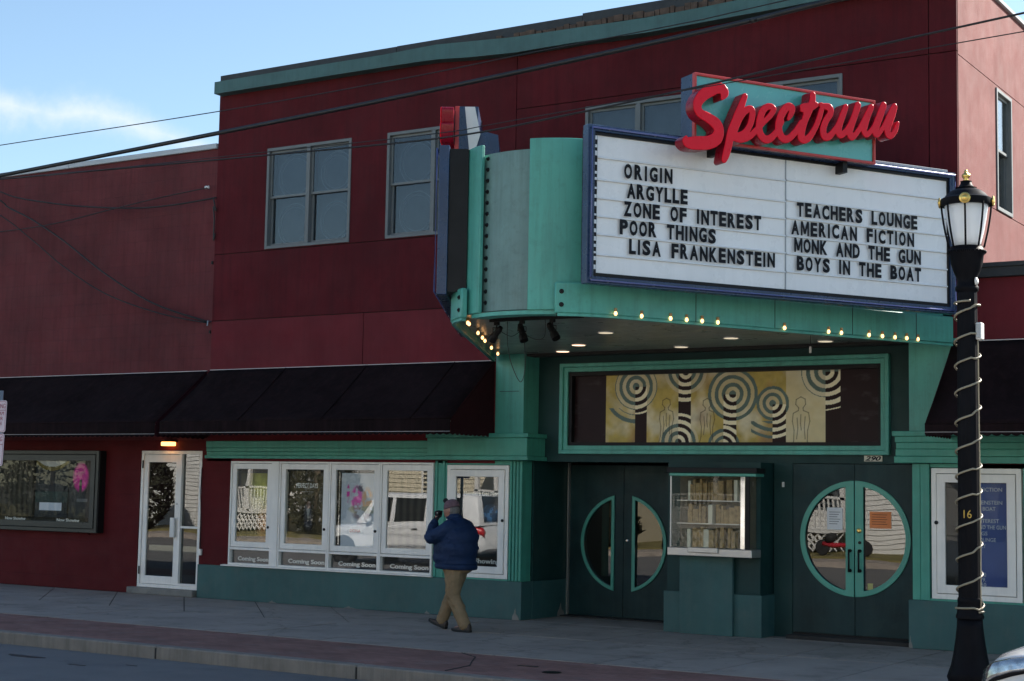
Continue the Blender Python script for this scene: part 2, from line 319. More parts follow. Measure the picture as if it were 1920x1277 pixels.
# ------------------------------------------------------------------ object helpers
def root_loc(o):
    v = Vector((0, 0, 0))
    while o is not None:
        v += o.location; o = o.parent
    return v
def link(name, me, parent=None, m=None):
    o = bpy.data.objects.new(name, me)
    COL.objects.link(o)
    if m is not None:
        me.materials.clear()
        for x in (m if isinstance(m, (list, tuple)) else [m]): me.materials.append(x)
    if parent is not None: o.parent = parent
    return o
def thing(name, label, cat, loc, group=None):
    o = bpy.data.objects.new(name, None); COL.objects.link(o)
    o.location = loc; o['label'] = label; o['category'] = cat
    o.empty_display_size = 0.2
    if group: o['group'] = group
    return o
def tag(o, label, cat, group=None):
    o['label'] = label; o['category'] = cat
    if group: o['group'] = group
    return o
def struct(o): o['kind'] = 'structure'; return o
class MB:
    def __init__(s): s.v = []; s.f = []; s.mi = []; s.cur = 0
    def add(s, vs, fs):
        b = len(s.v); s.v += [tuple(v) for v in vs]; s.f += [tuple(b + i for i in f) for f in fs]; s.mi += [s.cur] * len(fs); return s
    def box(s, x0, x1, y0, y1, z0, z1, fr=None):
        vs = [(x, y, z) for x in (x0, x1) for y in (y0, y1) for z in (z0, z1)]
        if fr: vs = [fr(*v) for v in vs]
        return s.add(vs, [(0, 1, 3, 2), (4, 6, 7, 5), (0, 4, 5, 1), (2, 3, 7, 6), (0, 2, 6, 4), (1, 5, 7, 3)])
    def prism(s, poly, fn, a, b):
        """poly of 2-D points; fn(p, t) -> 3-D; extruded from t=a to t=b"""
        n = len(poly)
        vs = [fn(p, a) for p in poly] + [fn(p, b) for p in poly]
        fs = [tuple(range(n)), tuple(range(2 * n - 1, n - 1, -1))] + [(i, (i + 1) % n, n + (i + 1) % n, n + i) for i in range(n)]
        return s.add(vs, fs)
    def tube(s, pts, r, n=8, cap=True):
        pts = [Vector(p) for p in pts]
        rs = r if isinstance(r, (list, tuple)) else [r] * len(pts)
        b = len(s.v); up = None
        for i, p in enumerate(pts):
            d = (pts[min(i + 1, len(pts) - 1)] - pts[max(i - 1, 0)]).normalized()
            if up is None:
                up = Vector((0, 0, 1)) if abs(d.z) < 0.95 else Vector((1, 0, 0))
            a = d.cross(up)
            if a.length < 1e-5: a = d.cross(Vector((0, 1, 0)))
            a.normalize(); c = a.cross(d).normalized(); up = c
            for k in range(n):
                t = 2 * math.pi * k / n
                s.v.append(tuple(p + (a * math.cos(t) + c * math.sin(t)) * rs[i]))
        for i in range(len(pts) - 1):
            for k in range(n):
                s.f.append((b + i * n + k, b + i * n + (k + 1) % n, b + (i + 1) * n + (k + 1) % n, b + (i + 1) * n + k)); s.mi.append(s.cur)
        if cap:
            s.f.append(tuple(b + k for k in range(n - 1, -1, -1))); s.mi.append(s.cur)
            s.f.append(tuple(b + (len(pts) - 1) * n + k for k in range(n))); s.mi.append(s.cur)
        return s
    def lathe(s, prof, c, n=24, flute=0.0, nf=12, axis=None):
        """prof: (r, z) pairs round the vertical through c"""
        b = len(s.v)
        for r, z in prof:
            for k in range(n):
                t = 2 * math.pi * k / n
                rr = r * (1 - flute * (0.5 - 0.5 * math.cos(nf * t)))
                p = (rr * math.cos(t), rr * math.sin(t), z)
                if axis: p = axis(*p)
                else: p = (c[0] + p[0], c[1] + p[1], c[2] + p[2])
                s.v.append(tuple(p))
        for i in range(len(prof) - 1):
            for k in range(n):
                s.f.append((b + i * n + k, b + i * n + (k + 1) % n, b + (i + 1) * n + (k + 1) % n, b + (i + 1) * n + k)); s.mi.append(s.cur)
        s.f.append(tuple(b + k for k in range(n - 1, -1, -1))); s.mi.append(s.cur)
        s.f.append(tuple(b + (len(prof) - 1) * n + k for k in range(n))); s.mi.append(s.cur)
        return s
    def build(s, name, m, parent=None, bevel=0.0, smooth=False, seg=1):
        off = root_loc(parent) if parent is not None else Vector((0, 0, 0))
        me = bpy.data.meshes.new(name)
        me.from_pydata([(v[0] - off.x, v[1] - off.y, v[2] - off.z) for v in s.v], [], s.f)
        me.polygons.foreach_set('material_index', s.mi)
        bm = bmesh.new(); bm.from_mesh(me)
        bmesh.ops.recalc_face_normals(bm, faces=bm.faces)
        if bevel > 0:
            bmesh.ops.bevel(bm, geom=[e for e in bm.edges if len(e.link_faces) == 2 and e.calc_face_angle(0) > 0.6], offset=bevel, segments=seg, profile=0.6, affect='EDGES')
        bm.to_mesh(me); bm.free()
        if smooth: me.shade_smooth()
        o = link(name, me, parent, m)
        if smooth == 'auto':
            me.set_sharp_from_angle(angle=R_(40))
        return o
def bx(name, m, parent, x0, x1, y0, y1, z0, z1, bevel=0.0, fr=None):
    return MB().box(x0, x1, y0, y1, z0, z1, fr).build(name, m, parent, bevel)
def copy_to(o, parent, loc, label=None, group=None):
    c = o.copy(); COL.objects.link(c); c.parent = parent; c.location = loc
    if label: c['label'] = label
    if group: c['group'] = group
    for ch in o.children:
        d = ch.copy(); COL.objects.link(d); d.parent = c; d.location = ch.location
        for g in ch.children:
            e = g.copy(); COL.objects.link(e); e.parent = d; e.location = g.location
    return c
def wall_cells(xs0, xs1, zs0, zs1, holes, y0, y1, fr=None):
    """a slab x0..x1 by z0..z1 with rectangular holes, closed all round"""
    X = sorted(set([xs0, xs1] + [v for h in holes for v in (h[0], h[1]) if xs0 < v < xs1]))
    Z = sorted(set([zs0, zs1] + [v for h in holes for v in (h[2], h[3]) if zs0 < v < zs1]))
    solid = {}
    for i in range(len(X) - 1):
        for j in range(len(Z) - 1):
            cx, cz = (X[i] + X[i + 1]) / 2, (Z[j] + Z[j + 1]) / 2
            solid[i, j] = not any(h[0] < cx < h[1] and h[2] < cz < h[3] for h in holes)
    mb = MB(); idx = {}
    def V(i, j, y):
        k = (i, j, y)
        if k not in idx:
            p = (X[i], y, Z[j]); idx[k] = len(mb.v); mb.v.append(fr(*p) if fr else p)
        return idx[k]
    for (i, j), s in solid.items():
        if not s: continue
        q = [(i, j), (i + 1, j), (i + 1, j + 1), (i, j + 1)]
        mb.f.append(tuple(V(a, b, y0) for a, b in q)); mb.mi.append(0)
        mb.f.append(tuple(V(a, b, y1) for a, b in q[::-1])); mb.mi.append(0)
        for (di, dj), (a, b) in (((0, -1), (q[0], q[1])), ((1, 0), (q[1], q[2])), ((0, 1), (q[2], q[3])), ((-1, 0), (q[3], q[0]))):
            if not solid.get((i + di, j + dj), False):
                mb.f.append((V(*a, y0), V(*a, y1), V(*b, y1), V(*b, y0))); mb.mi.append(0)
    return mb
def loops_mesh(loops, depth, bevel=0.0, res=2):
    """2-D closed loops -> extruded filled mesh (local x, y; depth along z centred)"""
    cu = bpy.data.curves.new('c', 'CURVE'); cu.dimensions = '2D'; cu.fill_mode = 'BOTH'
    cu.extrude = depth / 2 - bevel; cu.bevel_depth = bevel; cu.bevel_resolution = res
    if bevel: cu.offset = -bevel
    for lp in loops:
        sp = cu.splines.new('POLY'); sp.points.add(len(lp) - 1); sp.use_cyclic_u = True
        for i, p in enumerate(lp): sp.points[i].co = (p[0], p[1], 0, 1)
    o = bpy.data.objects.new('c', cu); COL.objects.link(o)
    dg = bpy.context.evaluated_depsgraph_get(); dg.update()
    me = bpy.data.meshes.new_from_object(o.evaluated_get(dg))
    bpy.data.objects.remove(o); bpy.data.curves.remove(cu)
    return me
def place_mesh(name, me, m, parent, fn):
    off = root_loc(parent) if parent is not None else Vector((0, 0, 0))
    for v in me.vertices:
        v.co = Vector(fn(*v.co)) - off
    me.update()
    bm = bmesh.new(); bm.from_mesh(me); bmesh.ops.recalc_face_normals(bm, faces=bm.faces); bm.to_mesh(me); bm.free()
    me.name = name
    return link(name, me, parent, m)
def text_mesh(s, bold=0.0, depth=0.02, shear=0.0, space=1.0):
    cu = bpy.data.curves.new('t', 'FONT'); cu.body = s; cu.size = 1; cu.extrude = depth; cu.offset = bold; cu.shear = shear
    cu.resolution_u = 3; cu.space_character = space
    o = bpy.data.objects.new('t', cu); COL.objects.link(o)
    dg = bpy.context.evaluated_depsgraph_get(); dg.update()
    me = bpy.data.meshes.new_from_object(o.evaluated_get(dg))
    bpy.data.objects.remove(o); bpy.data.curves.remove(cu)
    return me
def text_on(name, s, m, parent, x0, x1, z0, z1, y, bold=0.0, fr=None, shear=0.0, th=0.002, space=1.0):
    """writing fitted to the rectangle x0..x1, z0..z1, facing -Y, its front at y"""
    me = text_mesh(s, bold, 0.01, shear, space)
    c = np.array([v.co[:] for v in me.vertices])
    lo, hi = c.min(0), c.max(0)
    sx = (x1 - x0) / (hi[0] - lo[0]); sz = (z1 - z0) / (hi[1] - lo[1])
    def fn(a, b, d):
        p = (x0 + (a - lo[0]) * sx, y - (d + 0.01) / 0.02 * th, z0 + (b - lo[1]) * sz)
        return fr(*p) if fr else p
    return place_mesh(name, me, m, parent, fn)
def tubes(name, m, parent, pts, r, n=8):
    return MB().tube(pts, r, n).build(name, m, parent, smooth=True)
def spline(pts, k=8):
    P = [Vector(p) for p in pts]; out = []
    for i in range(len(P) - 1):
        a, b, c, d = P[max(i - 1, 0)], P[i], P[i + 1], P[min(i + 2, len(P) - 1)]
        for j in range(k):
            t = j / k
            out.append(0.5 * ((2 * b) + (-a + c) * t + (2 * a - 5 * b + 4 * c - d) * t * t + (-a + 3 * b - 3 * c + d) * t ** 3))
    out.append(P[-1]); return out
def print_grid(name, w, h, nx, nz, fn, m, parent, place):
    """flat print: a fine grid whose colour attribute is drawn by fn(U, V) -> (n, 3)"""
    u = np.linspace(0, 1, nx + 1); v = np.linspace(0, 1, nz + 1)
    Ug, Vg = np.meshgrid(u, v); Uf, Vf = Ug.ravel(), Vg.ravel()
    off = root_loc(parent) if parent is not None else Vector((0, 0, 0))
    co = np.array(place(Uf, Vf)) - np.array(off)[None, :]
    me = bpy.data.meshes.new(name)
    i = np.arange(nx * nz); r = i // nx; c = i % nx; b = r * (nx + 1) + c
    quads = np.stack([b, b + 1, b + nx + 2, b + nx + 1], 1)
    me.vertices.add(len(co)); me.vertices.foreach_set('co', co.astype(np.float32).ravel())
    me.loops.add(4 * len(quads)); me.loops.foreach_set('vertex_index', quads.astype(np.int32).ravel())
    me.polygons.add(len(quads)); me.polygons.foreach_set('loop_start', np.arange(0, 4 * len(quads), 4, dtype=np.int32))
    me.update(calc_edges=True)
    colr = np.clip(fn(Uf * w, Vf * h), 0, 1)
    a = me.color_attributes.new('ink', 'FLOAT_COLOR', 'POINT')
    a.data.foreach_set('color', np.concatenate([colr, np.ones((len(colr), 1))], 1).astype(np.float32).ravel())
    return link(name, me, parent, m)
def vnoise(x, y, sc, seed=0):
    """cheap value noise for prints"""
    x = x * sc; y = y * sc
    xi = np.floor(x).astype(int); yi = np.floor(y).astype(int); fx = x - xi; fy = y - yi
    fx = fx * fx * (3 - 2 * fx); fy = fy * fy * (3 - 2 * fy)
    def hsh(a, b):
        n = (a * 374761393 + b * 668265263 + seed * 1442695) & 0x7fffffff
        n = ((n ^ (n >> 13)) * 1274126177) & 0x7fffffff
        return (n & 0xffff) / 65535.0
    return (hsh(xi, yi) * (1 - fx) + hsh(xi + 1, yi) * fx) * (1 - fy) + (hsh(xi, yi + 1) * (1 - fx) + hsh(xi + 1, yi + 1) * fx) * fy
def fbm(x, y, sc, seed=0, o=4):
    s = 0; a = 0.5
    for i in range(o): s = s + a * vnoise(x, y, sc * 2 ** i, seed + i); a *= 0.5
    return s / 0.9375
def frame_rect(name, m, parent, x0, x1, z0, z1, w, y0, y1, bevel=0.0, fr=None, wz=None):
    """a mitred-looking frame as one slab with one hole"""
    wz = wz or w
    mb = wall_cells(x0, x1, z0, z1, [(x0 + w, x1 - w, z0 + wz, z1 - wz)], y0, y1, fr)
    return mb.build(name, m, parent, bevel)

# ================================================================== THE SETTING
g = bx('ground', mat('bare_ground', (0.10, 0.095, 0.07), 0.95, var=0.25, scale=0.3), None, -500, 500, -500, 500, -0.6, -0.17); struct(g)
road = bx('road', M['asphalt'], None, -120, 120, -21.3, -5.98, -0.3, -0.142); struct(road)
for i, (x, y, a, b_) in enumerate([(-14.35, -6.75, 0.34, 0.10), (-13.3, -6.95, 0.16, 0.05), (-15.9, -6.9, 0.08, 0.05), (-14.6, -7.05, 0.12, 0.03), (-12.8, -6.6, 0.10, 0.03)]):
    ang = [2 * math.pi * k / 18 for k in range(18)]
    pl = [(x + a * math.cos(t) * (0.8 + 0.2 * math.sin(3 * t + i)), y + b_ * math.sin(t) * (0.8 + 0.25 * math.cos(2 * t))) for t in ang]
    MB().prism(pl, lambda p, t: (p[0], p[1], t), -0.142, -0.138).build('tar_patch', M['tar'], road)
sw = bx('sidewalk', M['joint'], None, -60, 40, -5.80, 0.0, -0.3, -0.009); struct(sw)
GAP = 0.022
def slab(poly, m=M['concrete'], name='slab'):
    cx = sum(p[0] for p in poly) / len(poly); cy = sum(p[1] for p in poly) / len(poly)
    zz = random.uniform(-0.0015, 0.0015)
    q = []
    for (x, y) in poly:
        d = Vector((cx - x, cy - y)); d.normalize()
        q.append((x + d.x * GAP, y + d.y * GAP))
    return MB().prism(q, lambda p, t: (p[0], p[1], t), -0.009, zz + 0.001).build(name, m, sw)
xs = [-13.5 + 1.27 * i for i in range(16)]
for i in range(len(xs) - 1):
    slab([(xs[i], -1.95), (xs[i + 1], -1.95), (xs[i + 1], -0.03), (xs[i], -0.03)])
    slab([(xs[i], -4.18), (xs[i + 1], -4.18), (xs[i + 1], -1.95), (xs[i], -1.95)])
# the older slabs by the plum wall are scored at 45 degrees
xd = [-23.0 + 1.53 * i for i in range(-5, 7)]
for i in range(len(xd) - 1):
    a, b_ = xd[i], xd[i + 1]
    if a > -15.3: continue
    slab([(a, -0.03), (b_, -0.03), (b_ + 2.1, -2.2), (a + 2.1, -2.2)])
k = xd[-2] if xd[-2] <= -13.5 else xd[-3]
lastx = max(b for a, b in zip(xd[:-1], xd[1:]) if a <= -15.3)
slab([(lastx, -0.03), (-13.5, -0.03), (-13.5, -2.2 + 0.25), (lastx + 2.1, -2.2)] if lastx + 2.1 < -13.5 else [(lastx, -0.03), (-13.5, -0.03), (-13.5, -1.95)])
for a, b_ in ((-31, -27.5), (-27.5, -24), (-24, -20.5), (-20.5, -17), (-17, -13.5)):
    slab([(a, -4.18), (b_, -4.18), (b_, -2.2), (a, -2.2)])
pb = bx('paver_band', M['paver'], sw, -60, 40, -5.80, -4.18, -0.009, -0.003)
cr = MB()
cp = [(-10.1, -4.2), (-9.75, -4.45), (-9.5, -4.9), (-9.32, -5.2), (-9.25, -5.75)]
for p, q in zip(cp[:-1], cp[1:]): cr.box(min(p[0], q[0]) , max(p[0], q[0]) , q[1], p[1], -0.003, 0.0)
cr = MB().tube([(a, b, -0.004) for a, b in cp], 0.009, 5).build('crack', M['joint'], sw)
MB().lathe([(0.10, -0.004), (0.10, 0.002), (0.0, 0.0025)], (-8.35, -5.15, 0), 18).build('valve_cover', M['blackm'], sw)
bx('drain_slot', M['blackm'], sw, -8.95, -8.72, -4.85, -4.80, -0.004, 0.001)
kb = bx('kerb', M['joint'], None, -60, 40, -5.975, -5.81, -0.3, -0.02); struct(kb)
kx = [-30.3 + 2.87 * i for i in range(14)]
for i in range(len(kx) - 1):
    bx('kerb_stone', M['kerb'], kb, kx[i] + 0.006, kx[i + 1] - 0.006, -5.98, -5.805, -0.16, 0.002 + random.uniform(-.002, .002), 0.012)
# far side of the street (it is what the shop glass mirrors)
fs = bx('far_sidewalk', M['concrete'], None, -120, 60, -23.2, -21.3, -0.3, 0.0); struct(fs)
lw = bx('far_lawn', M['lawn'], None, -120, 60, -60, -23.2, -0.3, 0.05); struct(lw)

# ================================================================== THEATER
TH = thing('theater_building', 'dark red stucco theater with green trim, round door windows and a green marquee', 'building', (-12, 0, 0))
XL, XR, ZT = -18.05, -5.70, 8.50
W_UP = [(-16.95, -15.22, 5.62, 7.27), (-14.52, -12.78, 5.62, 7.27), (-11.01, -9.32, 5.62, 7.27), (-8.90, -7.19, 5.62, 7.27)]
g_ = 0.006
def panel(x0, x1, z0, z1, m=M['red']):
    hs = [h for h in W_UP if x0 < h[0] < x1 and z0 < h[3] <= z1 + 0.5]
    wall_cells(x0 + g_, x1 - g_, z0 + g_, z1 - g_, hs, 0.0, 0.03).build('wall_panel', m, TH)
panel(XL, -12.18, 5.6, ZT); panel(XL, -12.18, 4.5, 5.6); panel(-12.18, -6.06, 7.37, ZT); panel(-12.18, -6.06, 5.6, 7.37)
panel(-12.18, -6.06, 4.5, 5.6); panel(-6.06, XR, 7.37, ZT); panel(-6.06, XR, 5.6, 7.37); panel(-6.06, XR, 4.5, 5.6)
panel(XL, -14.9, 2.2, 4.5, M['red_low']); panel(-14.9, -12.44, 2.2, 4.5, M['red_low'])
panel(-5.80, XR, 2.6, 4.5, M['red_low'])
wall_cells(XL + .01, XR - .035, 3.74, ZT, W_UP, 0.031, 0.26).build('wall_backing', M['joint'], TH)
bx('wall_backing', M['joint'], TH, XL + .01, -11.97, 0.031, 0.26, 2.25, 3.73)
bx('wall', M['red'], TH, XL, XL + .2, 0.27, 20, 0, 8.45)
bx('wall', M['red'], TH, XL, XR, 19.8, 20.0, 0, 8.45)
bx('roof', M['roofdark'], TH, XL + .02, XR - .04, 0.27, 19.9, 8.2, 8.4)
# side wall, sunlit and faded, above the low neighbour
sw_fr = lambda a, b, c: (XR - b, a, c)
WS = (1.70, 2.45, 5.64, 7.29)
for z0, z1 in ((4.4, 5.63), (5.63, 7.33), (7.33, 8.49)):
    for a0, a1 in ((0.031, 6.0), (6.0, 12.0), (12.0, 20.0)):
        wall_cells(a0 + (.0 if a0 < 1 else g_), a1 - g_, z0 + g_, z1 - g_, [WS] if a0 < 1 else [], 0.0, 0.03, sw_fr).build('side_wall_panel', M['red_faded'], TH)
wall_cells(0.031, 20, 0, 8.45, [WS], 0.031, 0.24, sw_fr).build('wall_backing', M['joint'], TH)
bx('side_coping', M['coping'], TH, XR - .25, XR + .04, 0.10, 20.05, 8.49, 8.545, 0.006)
def sash_window(h, parent, fr=None, mull=True, name='window', glassm=None, ring=True, mf=None):
    x0, x1, z0, z1 = h
    mf = mf or M['winframe']
    f = frame_rect(name, mf, parent, x0, x1, z0, z1, 0.05, -0.018, 0.13, 0.004, fr)
    def sub(nm, m, *a, **k): return bx(nm, m, f, *a, fr=fr, **k)
    halves = [(x0 + .05, x1 - .05)]
    if mull:
        xm = (x0 + x1) / 2
        sub('mullion', mf, xm - .035, xm + .035, -0.014, 0.128, z0 + .05, z1 - .05)
        halves = [(x0 + .05, xm - .035), (xm + .035, x1 - .05)]
    for a, b_ in halves:
        zm = z0 + (z1 - z0) * .52
        frame_rect('sash', mf, f, a + .001, b_ - .001, zm - .03, z1 - .051, 0.035, 0.030, 0.062, fr=fr)
        frame_rect('sash', mf, f, a + .001, b_ - .001, z0 + .051, zm + .02, 0.04, 0.066, 0.10, fr=fr)
        sub('pane', glassm or G_upper, a + .03, b_ - .03, 0.044, 0.050, zm, z1 - .08)
        sub('pane', glassm or G_upper, a + .03, b_ - .03, 0.080, 0.086, z0 + .08, zm - .01)
        sub('curtain', M['curtain'], a, b_, 0.20, 0.22, z0, z1)
        if ring:
            cx = (a + b_) / 2; pr = random.uniform(.30, .36)
            for R0, cz in ((pr, z1 - .46), (pr * .96, z0 + .40)):
                n = 40
                for q, w in ((1.0, .018), (0.82, .010)):
                    lo = [(cx + R0 * q * math.cos(t), cz + R0 * q * 1.02 * math.sin(t)) for t in [2 * math.pi * k / n for k in range(n)]]
                    mb = MB()
                    mb.tube([(fr(p[0], .197, p[1]) if fr else (p[0], .197, p[1])) for p in lo + lo[:1]], w * .5, 5, cap=False)
                    mb.build('lace_ring', M['lace'], f)
    return f
for i, h in enumerate(W_UP): sash_window(h, TH, ring=(i < 2))
G_side = G_upper
sash_window(WS, TH, fr=sw_fr, mull=False, ring=False)
# cornice: a sheet-metal band that has sagged in the middle
cor = [(-17.99, 8.26, 8.46), (-17.2, 8.26, 8.46), (-16.1, 8.26, 8.46), (-15.3, 8.26, 8.457), (-14.5, 8.258, 8.453), (-13.9, 8.255, 8.468), (-13.5, 8.247, 8.475), (-12.9, 8.20, 8.44), (-12.1, 8.162, 8.395),
       (-11.6, 8.168, 8.39), (-11.07, 8.172, 8.383), (-10.5, 8.16, 8.372), (-9.95, 8.153, 8.366), (-9.4, 8.165, 8.375), (-8.9, 8.178, 8.39), (-8.4, 8.19, 8.41), (-7.9, 8.20, 8.43), (-7.4, 8.22, 8.45), (-5.68, 8.24, 8.46)]
mb = MB()
for i in range(len(cor) - 1):
    (a, zb, zt), (b_, zb2, zt2) = cor[i], cor[i + 1]
    n0 = len(mb.v)
    mb.v += [(a, -.20, zb), (a, -.20, zt), (a, -.004, zt), (a, -.004, zb), (b_, -.20, zb2), (b_, -.20, zt2), (b_, -.004, zt2), (b_, -.004, zb2)]
    fs_ = [(0, 4, 5, 1), (1, 5, 6, 2), (2, 6, 7, 3), (3, 7, 4, 0)]
    if i == 0: fs_.append((0, 1, 2, 3))
    if i == len(cor) - 2: fs_.append((7, 6, 5, 4))
    mb.f += [tuple(n0 + q for q in f) for f in fs_]; mb.mi += [0] * len(fs_)
co = mb.build('cornice', M['verdigris'], TH)
bm = bmesh.new(); bm.from_mesh(co.data); bmesh.ops.remove_doubles(bm, verts=bm.verts, dist=.0005); bm.to_mesh(co.data); bm.free()
for a, b_, z0, z1 in ((-17.99, -14.35, 8.30, 8.595), (-14.35, -11.05, 8.31, 8.60), (-11.05, -8.0, 8.31, 8.625), (-8.0, -5.68, 8.30, 8.60)):
    bx('roof_edge', M['roofdark'], TH, a + .002, b_ - .002, -0.06 - random.uniform(0, .01), -0.003, 8.32, z1, 0.004)
mb = MB(); x = -13.2
while x < -8.0:
    w = random.uniform(.05, .16)
    mb.box(x, x + w, -0.10 - random.uniform(0, .05), -0.072, 8.40, 8.40 + random.uniform(.03, .07) + .03 * min(1, max(0, (x + 12.5))))
    x += w + random.uniform(0, .02)
o = mb.build('exposed_edge', M['rubble'], TH); o['kind'] = 'stuff'

# --- left building
LB = thing('side_building', 'plum painted block building with grey coping left of the theater', 'building', (-24, 0, 0))
bx('wall', M['red_left'], LB, -40, XL - .004, 0.012, 0.28, 2.55, 7.385)
wall_cells(-40, XL - .004, 0.0, 2.549, [(-19.56, -18.16, -1, 2.375)], 0.014, 0.28).build('storefront_wall', M['red_store'], LB)
bx('coping', M['coping'], LB, -40, -21.6, -0.03, 0.34, 7.386, 7.47, 0.006)
bx('coping', M['coping'], LB, -21.59, XL - .006, -0.034, 0.34, 7.386, 7.474, 0.006)
bx('roof', M['roofdark'], LB, -40, XL - .01, 0.285, 15, 7.1, 7.3)
bx('wall', M['red_left'], LB, -40, XL - .01, 15, 15.3, 0, 7.35)
# glazed white door with sidelight
dr = frame_rect('door_frame', M['whitealu'], LB, -19.55, -18.17, 0.11, 2.372, 0.055, 0.02, 0.12, 0.003)
bx('mullion', M['whitealu'], dr, -18.665, -18.62, 0.022, 0.118, 0.166, 2.316)
bx('sidelight_rail', M['whitealu'], dr, -18.619, -18.226, 0.03, 0.10, 1.10, 1.135)
bx('sill', M['whitealu'], dr, -18.619, -18.226, 0.012, 0.11, 0.167, 0.20)
bx('pane', G_door, dr, -18.619, -18.226, 0.07, 0.076, 1.136, 2.315)
bx('pane', G_door, dr, -18.619, -18.226, 0.07, 0.076, 0.201, 1.099)
lf = frame_rect('door_leaf', M['whitealu'], LB, -19.49, -18.668, 0.170, 2.312, 0.095, 0.035, 0.08, 0.003, wz=0.13)
bx('pane', G_door, lf, -19.40, -18.76, 0.055, 0.061, 0.29, 2.19)
bx('push_plate', M['whitep'], lf, -18.80, -18.70, -0.03, 0.0, 0.95, 1.27, 0.006)
bx('handle_bracket', M['whitep'], lf, -18.77, -18.73, 0.001, 0.034, 1.08, 1.14)
MB().lathe([(.018, 0), (.018, .012), (0, .014)], (0, 0, 0), 12, axis=lambda x, y, z: (-18.715 + x, .034 - z, 1.50 + y)).build('lock', M['steel'], lf)
for z in (0.32, 2.08): bx('hinge', M['blackm'], dr, -19.52, -19.492, 0.008, 0.019, z, z + .13)
bx('lobby_room', M['room'], LB, -19.6, -18.1, 1.5, 1.6, 0, 2.6); bx('lobby_floor', M['room'], LB, -19.6, -18.1, .29, 1.49, -.01, .10)
bx('door_step', M['step'], LB, -19.66, -18.17, -0.11, 0.105, 0.002, 0.108, 0.01)
cb = tubes('conduit', M['wire'], LB, [(-18.115, -0.01, .75), (-18.12, -0.01, 1.2), (-18.15, -.012, 1.7), (-18.14, -.01, 2.1)], .007)
bx('outlet_box', M['whitealu'], LB, -18.14, -18.08, -0.04, 0.008, .68, .78, .005)

# --- low building on the right
RB = thing('corner_building', 'low dark red building with black roof edge right of the theater', 'building', (-2, 0, 0))
bx('wall', M['red_low'], RB, XR + .004, 9, 0.012, 0.3, 2.2, 4.5)
bx('roof_edge', M['roofdark'], RB, XR + .006, 9, -0.06, 0.35, 4.501, 4.66, 0.006)
bx('roof_edge_lip', M['roofdark'], RB, XR + .006, 9, -0.085, -0.061, 4.62, 4.675, 0.004)
bx('roof', M['roofdark'], RB, XR + .006, 9, 0.36, 14, 4.2, 4.4)
bx('storefront_wall', M['red_store'], RB, 2.005, 9, 0.012, 0.3, 0.0, 2.199)
bx('wall', M['red_low'], RB, 8.7, 9, 0.31, 14, 0, 4.4)

# --- storefront left of the doors
bx('base_wall', M['teal_base'], TH, -18.14, -11.935, -0.035, 0.26, 0.0, 0.535, 0.004)
bx('base_wall', M['red_store'], TH, XL, -17.51, 0.0, 0.26, 0.536, 2.244)
bx('storefront_wall', M['mint_wood'], TH, -13.495, -13.27, 0.0, 0.26, 0.536, 2.244)
bx('storefront_wall', M['mint_wood'], TH, -12.185, -11.97, 0.008, 0.26, 0.536, 2.244)
bx('storefront_wall', M['mint_wood'], TH, -13.269, -12.186, 0.012, 0.26, 2.185, 2.244)
bx('storefront_wall', M['mint_wood'], TH, -13.269, -12.186, -0.004, 0.10, 0.536, 0.56)
for i, xx in enumerate((-12.17, -12.115, -12.06, -12.005)):
    bx('flute', M['mint_wood'], TH, xx, xx + .036, -0.024 + .004 * i, 0.007, 0.54, 2.24, 0.008)
for xx in (-13.47, -13.34): bx('trim_board', M['mint_wood'], TH, xx, xx + .035, -0.018, -0.001, 0.54, 2.24, 0.005)
def band(x0, x1, y, parts):
    for z0, z1, dy in parts: bx('band_board', M['mint_wood'], TH, x0 - dy * .0, x1, y - dy, 0.26 if y > -.05 else -0.001, z0, z1, 0.006)
for z0, z1, dy in ((2.25, 2.30, .045), (2.302, 2.36, .0), (2.362, 2.42, .012), (2.422, 2.53, .02)):
    bx('band_board', M['mint_wood'], TH, -17.99, -13.57, -0.075 - dy, -0.001, z0, z1, 0.006)
for z0, z1, dy in ((2.25, 2.31, .035), (2.312, 2.57, .0), (2.572, 2.635, .03)):
    bx('capital_board', M['mint_wood'], TH, -13.565 - dy * .3, -11.83 + dy, -0.115 - dy, 0.40, z0, z1, 0.006)
bx('pilaster', M['mint'], TH, -12.43, -11.95, -0.03, 0.9, 2.637, 3.775)
bx('pilaster_panel_joint', M['joint'], TH, -12.36, -12.03, -0.032, -0.029, 3.235, 3.243)
bx('return_wall', M['teal_dark'], TH, -11.968, -11.936, 0.27, 1.35, 0.536, 2.243)
bx('return_wall_base', M['teal_base'], TH, -11.968, -11.925, 0.262, 1.34, 0.0, 0.535)

